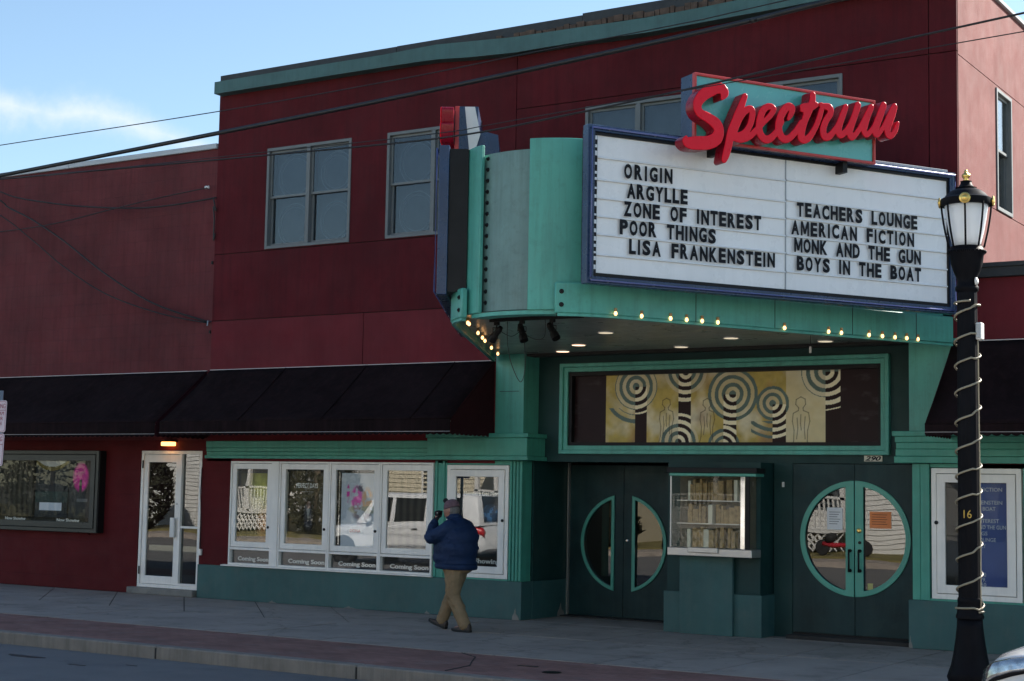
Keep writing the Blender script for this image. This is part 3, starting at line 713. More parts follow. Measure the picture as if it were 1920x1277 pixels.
def poster_bay(x0, x1, parent):
    w = frame_rect('poster_window', M['whitealu'], parent, x0, x1, 0.56, 2.208, 0.030, -0.028, 0.14, 0.003)
    bx('transom_rail', M['whitealu'], w, x0 + .031, x1 - .031, -0.022, 0.13, 0.800, 0.838, 0.003)
    frame_rect('case_door', M['whitealu'], w, x0 + .034, x1 - .034, 0.845, 2.172, 0.085, -0.014, 0.03, 0.003)
    bx('pane', G_shop, w, x0 + .10, x1 - .10, 0.006, 0.011, 0.92, 2.10)
    bx('pane', G_shop, w, x0 + .031, x1 - .031, 0.030, 0.035, 0.591, 0.799)
    bx('header_card', M['blackfelt'], w, x0 + .031, x1 - .031, 0.050, 0.056, 0.591, 0.799)
    bx('case_back', M['blackfelt'], w, x0 + .031, x1 - .031, 0.135, 0.14, 0.84, 2.17)
    MB().lathe([(.022, 0), (.022, .010), (0.012, .014), (0, .014)], (0, 0, 0), 12, axis=lambda x, y, z: (x1 - .077 + x, -.014 - z, 1.17 + y)).build('lock', M['blackm'], w)
    text_on('lettering', 'Coming Soon', M['white_text'], w, x0 + .17 * (x1 - x0), x1 - .10, 0.608, 0.695, 0.047, bold=0.03)
    return w
BAYS = [(-17.495, -16.605), (-16.468, -15.468), (-15.464, -14.482), (-14.478, -13.503)]
for a, b_ in BAYS: poster_bay(a, b_, TH)
bx('window_post', M['whitealu'], TH, -16.603, -16.470, -0.04, 0.14, 0.56, 2.208, 0.004)
bx('window_sill', M['whitealu'], TH, -17.60, -13.46, -0.085, -0.036, 0.536, 0.556, 0.004)
bx('window_sill', M['whitealu'], TH, -17.60, -13.5, -0.035, 0.14, 0.537, 0.558)

def chip(x, y, z, w, h, side=False):
    pl = [(0, 0), (w, 0), (w * .8, h * .35), (w * .55, h * .5), (w * .45, h), (w * .25, h * .55), (w * .05, h * .3)]
    fn = (lambda p, t: (x + t, y + p[0], z + p[1])) if side else (lambda p, t: (x + p[0], y - t, z + p[1]))
    MB().prism(pl, fn, 0.0, 0.0025).build('paint_chip', M['step'], TH)
chip(-12.08, -0.036, 0.0, .12, .17); chip(-11.924, 0.95, 0.0, .22, .20, True); chip(-6.344, -0.036, 0.0, .05, .16); chip(-13.6, -.036, 0.0, .10, .05); chip(-15.1, -.036, .0, .22, .035); chip(-16.6, -.036, .0, .16, .04)
# --- entry: lintel, mural frame, doors
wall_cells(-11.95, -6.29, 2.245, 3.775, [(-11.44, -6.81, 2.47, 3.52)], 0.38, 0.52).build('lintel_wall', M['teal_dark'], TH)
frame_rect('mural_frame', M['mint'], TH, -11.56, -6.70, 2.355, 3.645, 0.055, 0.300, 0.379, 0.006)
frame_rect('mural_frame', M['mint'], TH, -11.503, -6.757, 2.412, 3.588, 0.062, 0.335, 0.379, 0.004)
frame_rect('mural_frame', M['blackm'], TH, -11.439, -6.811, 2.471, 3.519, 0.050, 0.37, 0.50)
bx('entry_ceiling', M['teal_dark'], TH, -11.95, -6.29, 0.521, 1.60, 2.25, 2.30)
bx('entry_floor', M['concrete'], TH, -11.94, -6.31, -0.02, 1.6, -0.2, 0.0005)
bx('return_wall', M['teal_dark'], TH, -6.30, -6.28, 0.0, 0.6, 0.58, 2.244)
bx('lobby_back', M['dark'], TH, -12.0, -6.2, 3.2, 3.3, 0, 2.6)
bx('lobby_ceiling', M['dark'], TH, -12.0, -6.2, 1.62, 3.2, 2.31, 2.4)
bx('lobby_floor', M['dark'], TH, -12.0, -6.2, 1.62, 3.2, -.1, -0.002)
bx('lobby_side', M['dark'], TH, -12.05, -12.0, 1.62, 3.2, 0, 2.4); bx('lobby_side', M['dark'], TH, -6.25, -6.2, 0.6, 3.2, 0, 2.4)
def dloop(xc, zc, R, xf, side, n=48, k=1.0):
    """D shape: the part of a circle on one side of the line x = xf"""
    t0 = math.acos(max(-1, min(1, abs(xf - xc) / R)))
    pts = []
    for i in range(n + 1):
        t = -t0 + 2 * t0 * i / n
        pts.append((xc + side * R * math.cos(t), zc + k * R * math.sin(t)))
    return pts
def at_y(y):
    return lambda a, b, d: (a, y + d, b)
def door_pair(parent, xc, zc, x0, x1, z0, z1, y, Rg, flat, Ro, fo, m_ring, ringdepth, k=1.0):
    out = []
    for side, xa, xb in ((-1, x0, xc - .004), (1, xc + .004, x1)):
        gl = dloop(xc, zc, Rg, xc + side * flat, side, k=k)
        me = loops_mesh([[(xa, z0), (xb, z0), (xb, z1), (xa, z1)], gl], 0.05)
        lf = place_mesh('door_leaf', me, M['teal_door'], parent, at_y(y))
        ro = dloop(xc, zc, Ro, xc + side * fo, side, k=k)
        me = loops_mesh([ro, gl], ringdepth, 0.006)
        place_mesh('window_ring', me, m_ring, lf, at_y(y - .025 - ringdepth / 2))
        me = loops_mesh([[(xc + (p[0] - xc) * 1.01, zc + (p[1] - zc) * 1.01) for p in gl]], 0.006)
        place_mesh('pane', me, G_door, lf, at_y(y + .0))
        out.append(lf)
    return out
LD = door_pair(TH, -11.0, 1.085, -11.90, -10.24, 0.02, 2.215, 1.275, 0.655, 0.195, 0.705, 0.145, M['mint_door'], 0.024)
bx('door_jamb', M['steel'], TH, -11.925, -11.903, 1.20, 1.26, 0.01, 2.24)
bx('door_jamb', M['teal_door'], TH, -10.237, -9.60, 1.24, 1.32, 0.0, 2.245)
bx('door_threshold', M['joint'], TH, -11.93, -9.6, 1.02, 1.24, 0.001, 0.018)
MB().lathe([(.022, 0), (.022, .01), (.012, .016), (0, .016)], (0, 0, 0), 14, axis=lambda x, y, z: (-10.94 + x, 1.249 - z, 1.13 + y)).build('lock', M['chrome'], LD[1])
RD = door_pair(TH, -7.15, 1.292, -7.985, -6.395, 0.075, 2.236, 0.325, 0.665, 0.118, 0.735, 0.006, M['mint_door'], 0.02)
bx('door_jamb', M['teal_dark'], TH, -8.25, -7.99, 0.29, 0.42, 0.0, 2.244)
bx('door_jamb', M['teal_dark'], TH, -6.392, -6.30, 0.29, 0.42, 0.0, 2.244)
bx('door_threshold', M['joint'], TH, -7.985, -6.31, 0.06, 0.30, 0.001, 0.05)
bx('door_threshold_plate', M['blackm'], TH, -7.985, -6.395, 0.302, 0.40, 0.0, 0.070)
for lf, xx in ((RD[0], -7.205), (RD[1], -7.075)):
    mb = MB().tube([(xx, .225, .87), (xx, .225, 1.16)], .012, 10)
    for z in (.89, 1.14): mb.tube([(xx, .30, z), (xx, .225, z)], .010, 8); mb.lathe([(.022, 0), (.022, .01), (0, .012)], (0, 0, 0), 12, axis=lambda x, y, zz, z=z: (xx + x, .281 - zz, z + y))
    mb.build('pull_handle', M['blackm'], lf, smooth=True)
MB().lathe([(.030, 0), (.030, .008), (.016, .014), (.014, .020), (0, .020)], (0, 0, 0), 18, axis=lambda x, y, z: (-7.085 + x, .279 - z, 1.395 + y)).build('lock', M['brass'], RD[1])
MB().lathe([(.020, 0), (.020, .010), (0, .012)], (0, 0, 0), 14, axis=lambda x, y, z: (-7.078 + x, .279 - z, 1.245 + y)).build('lock', M['blackm'], RD[1])
bx('sticker', M['sticker'], RD[1], -6.99, -6.92, .319, .321, .655, .735)
pp = bx('notice_sheet', M['paper'], None, -7.53, -7.32, .317, .320, 1.40, 1.68); tag(pp, 'white paper notice taped inside the left round door window', 'notice')
for i in range(6): bx('notice_line', M['letter'], pp, -7.50, -7.35 - .02 * (i % 3), .3155, .3168, 1.62 - i * .03, 1.626 - i * .03)
pp = bx('notice_sheet', M['paper_o'], None, -6.96, -6.68, .317, .320, 1.43, 1.64); tag(pp, 'orange paper notice taped inside the right round door window', 'notice')
for i in range(5): bx('notice_line', M['letter'], pp, -6.93, -6.73 - .02 * (i % 2), .3155, .3168, 1.60 - i * .03, 1.605 - i * .03)
nb = bx('number_plate', M['cream'], None, -7.05, -6.81, 0.365, 0.377, 2.275, 2.350, .002)
tag(nb, 'small cream house number plate reading 290 above the round windowed door', 'number plate')
text_on('numerals', '290', M['letter'], nb, -7.035, -6.825, 2.283, 2.342, .364, bold=.03, shear=.3)
bx('door_bell', M['whitep'], TH, -8.13, -8.10, .262, .29, 1.93, 2.0, .004)

# --- box office between the doors
TB = thing('ticket_booth', 'dark green box office with steel counter and lit glass between the doors', 'ticket booth', (-8.95, 0, 0))
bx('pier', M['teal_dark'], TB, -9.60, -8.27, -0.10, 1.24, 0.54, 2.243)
bx('plinth', M['teal_base'], TB, -9.64, -8.24, -0.13, 1.235, 0.0, 0.538, .004)
bx('front_panel', M['teal_base'], TB, -9.38, -8.62, -0.19, -0.131, 0.0, 1.015, .004)
bx('counter', M['steel'], TB, -9.46, -8.26, -0.40, -0.101, 1.02, 1.125, .008)
bx('money_tray', M['steel'], TB, -9.15, -8.72, -0.435, -0.401, 1.065, 1.135, .008)
bx('head_trim', M['mint_door'], TB, -9.45, -8.22, -0.37, -0.101, 2.055, 2.095, .006)
bx('head_cap', M['blackm'], TB, -9.48, -8.20, -0.39, -0.101, 2.097, 2.165, .004)
bx('front_pane', G_clear, TB, -9.42, -8.44, -0.352, -0.346, 1.126, 2.054)
bx('side_pane', G_clear, TB, -8.325, -8.319, -0.345, -0.102, 1.126, 2.054)
bx('side_pane', G_clear, TB, -9.432, -9.426, -0.345, -0.102, 1.126, 2.054)
bx('corner_post', M['chrome'], TB, -8.437, -8.375, -0.358, -0.34, 1.126, 2.054, .003)
bx('corner_post', M['blackm'], TB, -8.373, -8.310, -0.358, -0.34, 1.126, 2.054, .003)
bx('corner_post', M['steel'], TB, -9.443, -9.422, -0.358, -0.34, 1.126, 2.054, .003)
bx('shade_back', mat('booth_back', (0.10, 0.085, 0.055), 0.8, var=0.3, scale=5), TB, -9.42, -8.33, -0.108, -0.102, 1.126, 2.054)
for z in (1.43, 1.73): bx('shelf', M['steel'], TB, -9.40, -8.50, -0.24, -0.11, z, z + .012)
for z0, zz in ((1.127, .27), (1.443, .25), (1.743, .28)):
    x = -9.26
    while x < -8.58:
        w = random.uniform(.018, .085)
        bx('leaflet', M['book'] if random.random() < .75 else M['cream'], TB, x, x + w - .004, -0.22 + random.uniform(0, .04), -0.112, z0, z0 + zz * random.uniform(.72, 1))
        x += w + (random.uniform(0, .05) if random.random() < .25 else 0)

# --- mural behind its frame
def mural(x, y):
    X = x / 4.53; V = y
    n1 = fbm(x, y, 3.0, 3); n2 = fbm(x, y, 9.0, 11)
    ochre = np.array([.56, .42, .12]); creamc = np.array([.78, .70, .50]); red = np.array([.34, .17, .09]); brown = np.array([.022, .009, .009]); green = np.array([.13, .185, .165])
    t = np.clip((n1 - .42) * 3.2, 0, 1)[:, None]
    c = ochre * (1 - t) + creamc * t
    t2 = (np.clip((fbm(x, y, 2.0, 31) - .58) * 5, 0, 1) * .7)[:, None]
    c = c * (1 - t2) + red * t2
    c = c * (0.75 + .5 * n2)[:, None]
    def cx(a): return .51 + (a - 275) / 376
    def cz(b): return (485 - b) / 385
    cols = [(450, 520, 185), (703, 775, -99), (958, 1030, 235), (1226, 1300, 290), (1506, 1585, 130)]
    col = np.zeros(len(x), bool)
    for a, b, top in cols: col |= (x > cx(a)) & (x < cx(b)) & (y < cz(top))
    c[col] = brown
    pale = (x > cx(1300)) & (x < cx(1506)) & ~col
    c[pale] = (c * .45 + creamc * .62)[pale]
    rings = [(455, 185, 125, 20, None, 150), (455, 185, 198, 22, 'l', 0), (745, 110, 120, 20, None, 175), (705, 485, 115, 20, None, 155), (1010, 235, 138, 20, None, 165), (960, 505, 90, 18, None, 110), (1228, 285, 88, 18, None, 178), (1228, 250, 215, 20, 'b', 0), (1510, 130, 130, 21, None, 195)]
    for a, b, R, w, mode, RC in rings:
        d = np.hypot((x - cx(a)) * 376, (y - cz(b)) * 385) + (n2 - .5) * 5
        ins = d < R; inc = (d < RC) & (np.abs(x - cx(a)) * 376 < 80)
        if mode == 'l': ins &= (x < cx(450)) & (y < cz(300)) & (d > 150)
        if mode == 'b': ins &= (y < cz(375)) & (x < cx(1300)) & (x > cx(1110))
        k = (np.floor(d / w) % 2 == 0)
        q = ins & k & ~col; c[q] = green * (0.75 + .5 * n2[q])[:, None]
        q = ins & ~k & ~col & (mode is None); c[q] = (c * .5 + creamc * .5)[q]
        q = inc & (np.floor(d / w) % 2 == 1) & col; c[q] = creamc * 1.25
    figs = [(635, 250), (868, 255), (1378, 255)]
    for i, (a, b) in enumerate(figs):
        s = 1.0 if i < 2 else 1.12
        P = [[(0, 0), (-22, 12), (-24, 34), (-10, 50), (-12, 62), (-36, 74), (-40, 110), (-32, 150), (-34, 200), (-42, 232)], [(0, 0), (20, 10), (22, 34), (10, 50), (12, 62), (36, 72), (42, 110), (32, 150), (30, 200), (34, 232)], [(0, 80), (-2, 120), (2, 150)], [(-18, 95), (-14, 140), (-20, 190)], [(20, 90), (16, 140), (20, 190)]]
        for pl in P:
            for (x1, y1), (x2, y2) in zip(pl[:-1], pl[1:]):
                ax, az, bx_, bz = cx(a + x1 * s), cz(b + y1 * s), cx(a + x2 * s), cz(b + y2 * s)
                L2 = (bx_ - ax) ** 2 + (bz - az) ** 2 + 1e-9
                tt = np.clip(((x - ax) * (bx_ - ax) + (y - az) * (bz - az)) / L2, 0, 1)
                d = np.hypot(x - ax - tt * (bx_ - ax), y - az - tt * (bz - az))
                m = np.clip(1.4 - d / .0065, 0, 1)[:, None] * .75
                if i != 1 or True: m = m * (~col)[:, None]
                c = c * (1 - m) + np.array([.06, .045, .03]) * m
    side = (x < .51) | (x > 3.99)
    dk = np.array([.026, .012, .014]) * (0.7 + .6 * n1)[:, None] + np.clip(fbm(x, y * 2.2, 6, 77) - .62, 0, 1)[:, None] * .14
    c[side] = dk[side]
    return c
mu = print_grid('mural', 4.528, 0.945, 660, 138, mural, M['inkgloss'], None, lambda u, v: np.stack([-11.389 + u * 4.528, np.full_like(u, 0.46), 2.522 + v * 0.947], 1))
tag(mu, 'long ochre painted panel of concentric rings, dark columns and outlined figures above the doors', 'mural')
me = mu.data

# --- storefront right of the doors
bx('base_wall', M['teal_base'], TH, -6.345, 2.0, -0.035, 0.26, 0.0, 0.585, 0.004)
bx('pilaster', M['mint_wood'], TH, -6.300, -6.20, -0.012, 0.26, 0.586, 2.244, .004)
bx('pilaster', M['mint_wood'], TH, -6.195, -6.085, -0.022, 0.26, 0.586, 2.244, .004)
bx('storefront_wall', M['mint_wood'], TH, -6.084, 2.0, 0.012, 0.26, 2.20, 2.244)
bx('storefront_wall', M['mint_wood'], TH, -6.084, -4.96, -0.010, 0.08, 0.586, 0.614)
bx('storefront_wall', M['mint_wood'], TH, -4.955, 2.0, -0.012, 0.26, 0.586, 2.199)
for z0, z1, dy in ((2.25, 2.33, .02), (2.332, 2.42, .006), (2.422, 2.50, .0), (2.502, 2.575, .012), (2.577, 2.64, .04)):
    bx('capital_board', M['mint_wood'], TH, -6.47 - dy, 2.0, -0.105 - dy, 0.26, z0, z1, 0.006)
bx('pilaster', M['mint'], TH, -6.33, -5.72, -0.02, 0.36, 2.642, 3.775)

# --- wall-hung display cases
def show_case(name, label, cat, x0, x1, z0, z1, w, y0, m, leaf=True):
    t = thing(name, label, cat, ((x0 + x1) / 2, 0, z0))
    frame_rect('frame', m, t, x0, x1, z0, z1, w * .38, y0 + .006, 0.16 if y0 > -.1 else 0.0, .004)
    frame_rect('case_door', m, t, x0 + w * .42, x1 - w * .42, z0 + w * .42, z1 - w * .42, w * .62, y0 - .008, y0 + .03, .004)
    bx('pane', G_case if y0 < -.1 or x0 > -8 else G_shop, t, x0 + w * .9, x1 - w * .9, y0 + .012, y0 + .017, z0 + w * .9, z1 - w * .9)
    return t
c1 = show_case('display_case', 'white aluminium poster case behind the walking person', 'display case', -13.262, -12.19, 0.562, 2.178, 0.16, -0.02, M['whitealu'])
bx('case_back', M['blackfelt'], c1, -13.2, -12.25, 0.13, 0.14, .60, 2.15)
MB().lathe([(.022, 0), (.022, .010), (0.012, .014), (0, .014)], (0, 0, 0), 12, axis=lambda x, y, z: (-12.275 + x, -.029 - z, 1.39 + y)).build('lock', M['blackm'], c1)
text_on('lettering', 'Now Showing', M['white_text'], c1, -13.08, -12.36, 0.745, 0.835, 0.045, bold=0.03)
text_on('lettering', 'Members Get More!', M['white_text'], c1, -13.0, -12.345, 1.74, 1.80, 0.045, bold=0.02)
c2 = show_case('display_case', 'white aluminium case with a blue film listing behind the lamp post', 'display case', -6.062, -4.978, 0.612, 2.190, 0.165, -0.02, M['whitealu'])
bx('case_back', M['blackm'], c2, -6.0, -5.04, 0.13, 0.14, .66, 2.15)
bx('listing_card', M['bluecard'], c2, -5.84, -5.13, 0.050, 0.056, 0.765, 2.03)
bx('card_edge', M['chrome'], c2, -5.862, -5.846, 0.035, 0.056, 0.765, 2.03)
MB().lathe([(.024, 0), (.024, .010), (0.012, .014), (0, .014)], (0, 0, 0), 12, axis=lambda x, y, z: (-5.995 + x, -.029 - z, 1.53 + y)).build('lock', M['blackm'], c2)
rows = [('AMERICAN FICTION', 1.94, .60), ('ARGYLLE', 1.86, .25), ('LISA FRANKENSTEIN', 1.785, .60), ('BOYS IN THE BOAT', 1.71, .52), ('ORIGIN', 1.64, .22), ('ZONE OF INTEREST', 1.565, .56), ('THE MONK AND THE GUN', 1.49, .64), ('POOR THINGS', 1.415, .42), ('TEACHERS LOUNGE', 1.34, .52), ('MATINEES DAILY', 1.265, .40),
        ('ADULTS 12.', .985, .36), ('SENIORS 9.50', .925, .40), ('CHILDREN 9.', .865, .40), ('MATINEE 9.50', .805, .40)]
for s, z, w in rows: text_on('lettering', s, M['pale_text'], c2, -5.82, -5.82 + w, z - .025, z + .022, 0.048, bold=.01)
c3 = show_case('display_case', 'wide black display case on the dark red wall at the far left', 'display case', -23.2, -20.40, 0.968, 2.366, 0.17, -0.15, M['winblack'])
bx('side_panel', M['blackm'], c3, -20.395, -20.38, -.13, 0.011, 0.97, 2.36)
bx('case_back', M['blackfelt'], c3, -23.1, -20.5, 0.0, 0.01, 1.0, 2.33)
for x in (-22.15, -21.2): pass
text_on('lettering', 'Now Showing', M['white_text'], c3, -21.42, -20.86, 1.125, 1.195, -0.10, bold=0.03)
text_on('lettering', 'Now Showing', M['white_text'], c3, -22.75, -22.22, 1.125, 1.195, -0.10, bold=0.03)
bx('ledge', M['red_store'], LB, -23.2, -20.7, -0.03, 0.013, 0.93, 0.955)

# --- posters
def poster(label, x0, x1, z0, z1, y, fn, nx, nz):
    o = print_grid('poster', x1 - x0, z1 - z0, nx, nz, fn, M['ink'], None, lambda u, v: np.stack([x0 + u * (x1 - x0), np.full_like(u, y), z0 + v * (z1 - z0)], 1))
    return tag(o, label, 'poster')
def blob(x, y, cx, cy, rx, ry, soft=.2): return np.clip((1 - np.hypot((x - cx) / rx, (y - cy) / ry)) / soft, 0, 1)[:, None]
def p_green(x, y):
    n = fbm(x, y, 5, 1)[:, None]
    c = np.array([.10, .09, .05]) * (.5 + n)
    c = c + blob(x, y, .42, .85, .30, .45, 1) * np.array([.38, .36, .02]) * 1.7 + blob(x, y, .50, .30, .18, .32, 1) * np.array([.40, .15, .05]) * 1.7
    return c * (0.6 + .8 * fbm(x, y, 16, 4)[:, None])
def p_days(x, y):
    n = fbm(x, y, 6, 2)[:, None]
    c = np.array([.10, .075, .04]) * (.4 + 1.2 * n)
    c = c * (1 - blob(x, y, .38, .42, .15, .32, .3) * .75) + blob(x, y, .38, .40, .10, .22, .4) * np.array([.045, .05, .075])
    c = c + blob(x, y, .38, .60, .055, .075, .4) * np.array([.22, .13, .09])
    v = (np.abs(x - .38) < (y - .36) * .22) & (y > .40) & (y < .55)
    c[v] = [.38, .38, .36]
    c = c + blob(x, y, .35, .10, .20, .08, .8) * np.array([.05, .04, .09])
    return c
def p_dance(x, y):
    n = fbm(x, y, 7, 5)[:, None]
    c = np.array([.47, .50, .54]) * (.92 + .16 * n)
    q = fbm(x, y, 14, 8)[:, None]
    pink = np.array([.60, .05, .33]); peach = np.array([.62, .36, .20]); gr = np.array([.16, .17, .09]); dk = np.array([.07, .05, .09])
    for cx, cy, rx, ry, cc, f in ((.30, .72, .13, .22, pink, 1), (.50, .70, .12, .22, peach, 1), (.13, .80, .035, .16, pink * .8, 1), (.68, .78, .03, .14, peach * .7, 1), (.38, .88, .07, .06, dk, 1), (.30, .88, .04, .05, dk, .6), (.40, .48, .20, .09, dk + .04, 1), (.32, .56, .20, .07, gr, .9), (.56, .56, .18, .07, gr + .1, .8), (.40, .36, .13, .08, np.array([.48, .40, .42]), .6)):
        m = blob(x, y, cx, cy, rx, ry, .3) * f * np.clip((q - .30) * 6, 0, 1)
        c = c * (1 - m) + cc * (.7 + .7 * q) * m
    return c * 1.5
def p_curtain(x, y):
    s = (.5 + .5 * np.sin(x * 46 + 3 * fbm(x, y, 2, 9)))[:, None]
    return np.array([.07, .06, .045]) * (.45 + .8 * s) * (.8 + .4 * fbm(x, y, 8, 3)[:, None])
def p_teal(x, y):
    n = fbm(x, y, 5, 21)[:, None]
    c = np.array([.035, .045, .05]) * (.5 + n) + blob(x, y, .55, .62, .17, .15, .6) * np.array([.03, .10, .20]) * (1 + 2 * (fbm(x, y, 20, 2)[:, None] > .5))
    return c
poster('green and orange film poster in the leftmost of the four white windows', -17.33, -16.76, .93, 2.02, .045, p_green, 60, 110)
p = poster('dark brown film poster titled PERFECT DAYS in the second white window', -16.30, -15.62, .93, 2.06, .045, p_days, 70, 110)
text_on('lettering', 'PERFECT DAYS', M['white_text'], p, -16.17, -15.74, 1.80, 1.875, .043, bold=.02)
text_on('lettering', 'a film of quiet mornings', M['white_text'], p, -16.08, -15.82, 1.735, 1.75, .043)
bx('card_edge', M['chrome'], p, -16.345, -16.325, .03, .05, .95, 2.05)
p = poster('pale blue poster of two dancers in pink and peach in the third white window', -15.27, -14.62, .93, 2.04, .045, p_dance, 80, 130)
text_on('lettering', 'DONA', M['red_text'], p, -15.09, -14.88, 1.14, 1.19, .043, bold=.04)
bx('card_edge', M['chrome'], p, -15.31, -15.29, .03, .05, .95, 2.05)
poster('dark draped curtain panel in the fourth white window', -14.34, -13.64, .93, 2.09, .045, p_curtain, 70, 60)
poster('dark membership poster with a blue flower behind the walking person', -13.08, -12.36, .86, 2.03, .06, p_teal, 60, 90)
def p_pink(x, y):
    c = np.array([.05, .05, .05]) * (.6 + fbm(x, y, 4, 6)[:, None])
    m = blob(x, y, .28, .70, .21, .27, .25) * (~((np.abs(x - .28) < .035) & (y < .66)))[:, None]
    c = c * (1 - m) + np.array([.85, .05, .38]) * (.6 + .7 * fbm(x, y, 9, 7)[:, None]) * m
    w = (x > .20) & (x < .46) & (y > .28) & (y < .33); c[w] = [.18, .18, .18]
    return c
def p_arch(x, y):
    c = np.array([.035, .04, .045]) * (.6 + fbm(x, y, 4, 16)[:, None])
    top = (y > .86 + .25 * (x - .4) ** 2 * 3); c[top] = np.array([.62, .60, .55])
    e = (np.abs(y - (.84 + .75 * (x - .4) ** 2)) < .035); c[e] = [.16, .12, .03]
    w = (x > .12) & (x < .68) & (y > .12) & (y < .25); c[w] = [.75, .78, .85]
    g = (y < .45) & (y > .25); c[g] *= np.array([.9, 1.4, 1.2])
    return c
poster('poster with a magenta leaf shape at the right of the black case', -21.15, -20.62, 1.21, 2.19, -.095, p_pink, 50, 90)
poster('dark poster with a pale arch and a white title block in the black case', -22.0, -21.18, 1.21, 2.19, -.095, p_arch, 60, 80)
poster('draped grey poster at the left of the black case', -22.95, -22.05, 1.21, 2.19, -.095, p_curtain, 60, 60)

# --- wall lamp over the glazed door
wl = thing('wall_lamp', 'small glowing orange lamp above the white framed glass door', 'wall lamp', (-18.87, 0.012, 2.45))
bx('lens', M['warm'], wl, -18.97, -18.75, -0.13, 0.0, 2.452, 2.515, .008)
bx('housing', M['blackm'], wl, -18.99, -18.73, -0.14, 0.011, 2.516, 2.545, .004)

# --- awnings
def awning(label, x0, x1, zt, yf, zf, zb, left_in=0.0):
    t = thing('awning', label, 'awning', ((x0 + x1) / 2, 0, zt), 'black awnings over the storefronts')
    A = (0, zt); nseg = 14
    mb = MB()
    # canvas with a slight belly between the frames
    nx = max(6, int((x1 - x0) / 0.28))
    for i in range(nx + 1):
        x = x0 + (x1 - x0) * i / nx
        for j in range(nseg + 1):
            s = j / nseg
            sag = 0.045 * math.sin(math.pi * s) * (0.5 + 0.5 * abs(math.sin((x - x0) / 1.62 * math.pi))) + .006 * math.sin(x * 7 + s * 9)
            mb.v.append((x, -0.02 + (yf + .02) * s, zt + (zf - zt) * s - sag))
    for i in range(nx):
        for j in range(nseg):
            a = i * (nseg + 1) + j; mb.f.append((a, a + nseg + 1, a + nseg + 2, a + 1)); mb.mi.append(0)
    cv = mb.build('canvas', M['awning'], t, smooth=True)
    md = cv.modifiers.new('s', 'SOLIDIFY'); md.thickness = .006; md.offset = -1
    for k, x in enumerate((x0, x1)):
        MB().prism([(-0.02, zt), (yf, zf), (yf, zf - .02), (-0.02, zf - .02)], lambda p, tt: (tt, p[0], p[1] - .004), x - .003 if k else x + .003, x - .006 if k else x + .006).build('end_panel', M['awn_red'], t)
    # valance with scalloped hem: front and both ends
    def val(n, P):
        lo = []; m_ = n * 6
        for i in range(m_ + 1):
            u = i / m_; ph = (i % 6) / 6
            lo.append((u, zb - .022 * math.sin(math.pi * ph)))
        poly = [(0, zf)] + lo + [(1, zf)]
        return poly
    n = int((x1 - x0) / .11)
    MB().prism(val(n, 0), lambda p, tt: (x0 + (x1 - x0) * p[0], tt, p[1]), yf, yf - .004).build('valance', M['awning'], t)
    for x in (x0, x1):
        MB().prism(val(10, 0), lambda p, tt: (x + tt, yf + .01 + (-.02 - yf) * p[0], p[1]), -.002, .002).build('valance', M['awn_red'], t)
    xx = x0 + 1.62
    while x1 - x0 < 7 and xx < x1 - .5:
        MB().tube([(xx, -0.03, zt - .002), (xx, yf * .5, (zt + zf) / 2 + .002), (xx, yf - .004, zf + .002)], .007, 5).build('seam', M['awning'], t); xx += 1.62
    bx('piping', M['piping'], t, x0, x1, yf - .008, yf - .0045, zb + .022, zb + .028)
    tubes('front_bar', M['galv'], t, [(x0 + .02, yf + .03, zf - .03), (x1 - .02, yf + .03, zf - .03)], .014)
    tubes('hem_edge', M['awning'], t, [(x0, yf, zf), (x1, yf, zf)], .008, 6)
    bx('head_rail', M['piping'], t, x0, x1, -.03, -.001, zt - .004, zt + .008)
    return t
awning('long black awning across the white poster windows of the theater', -18.02, -12.46, 3.69, -1.12, 2.80, 2.60)
awning('black awning over the black display case at the far left', -26.0, -18.10, 3.68, -1.14, 2.79, 2.58)
awning('black awning behind the lamp post at the right', -5.78, 0.6, 3.735, -1.12, 2.68, 2.56)

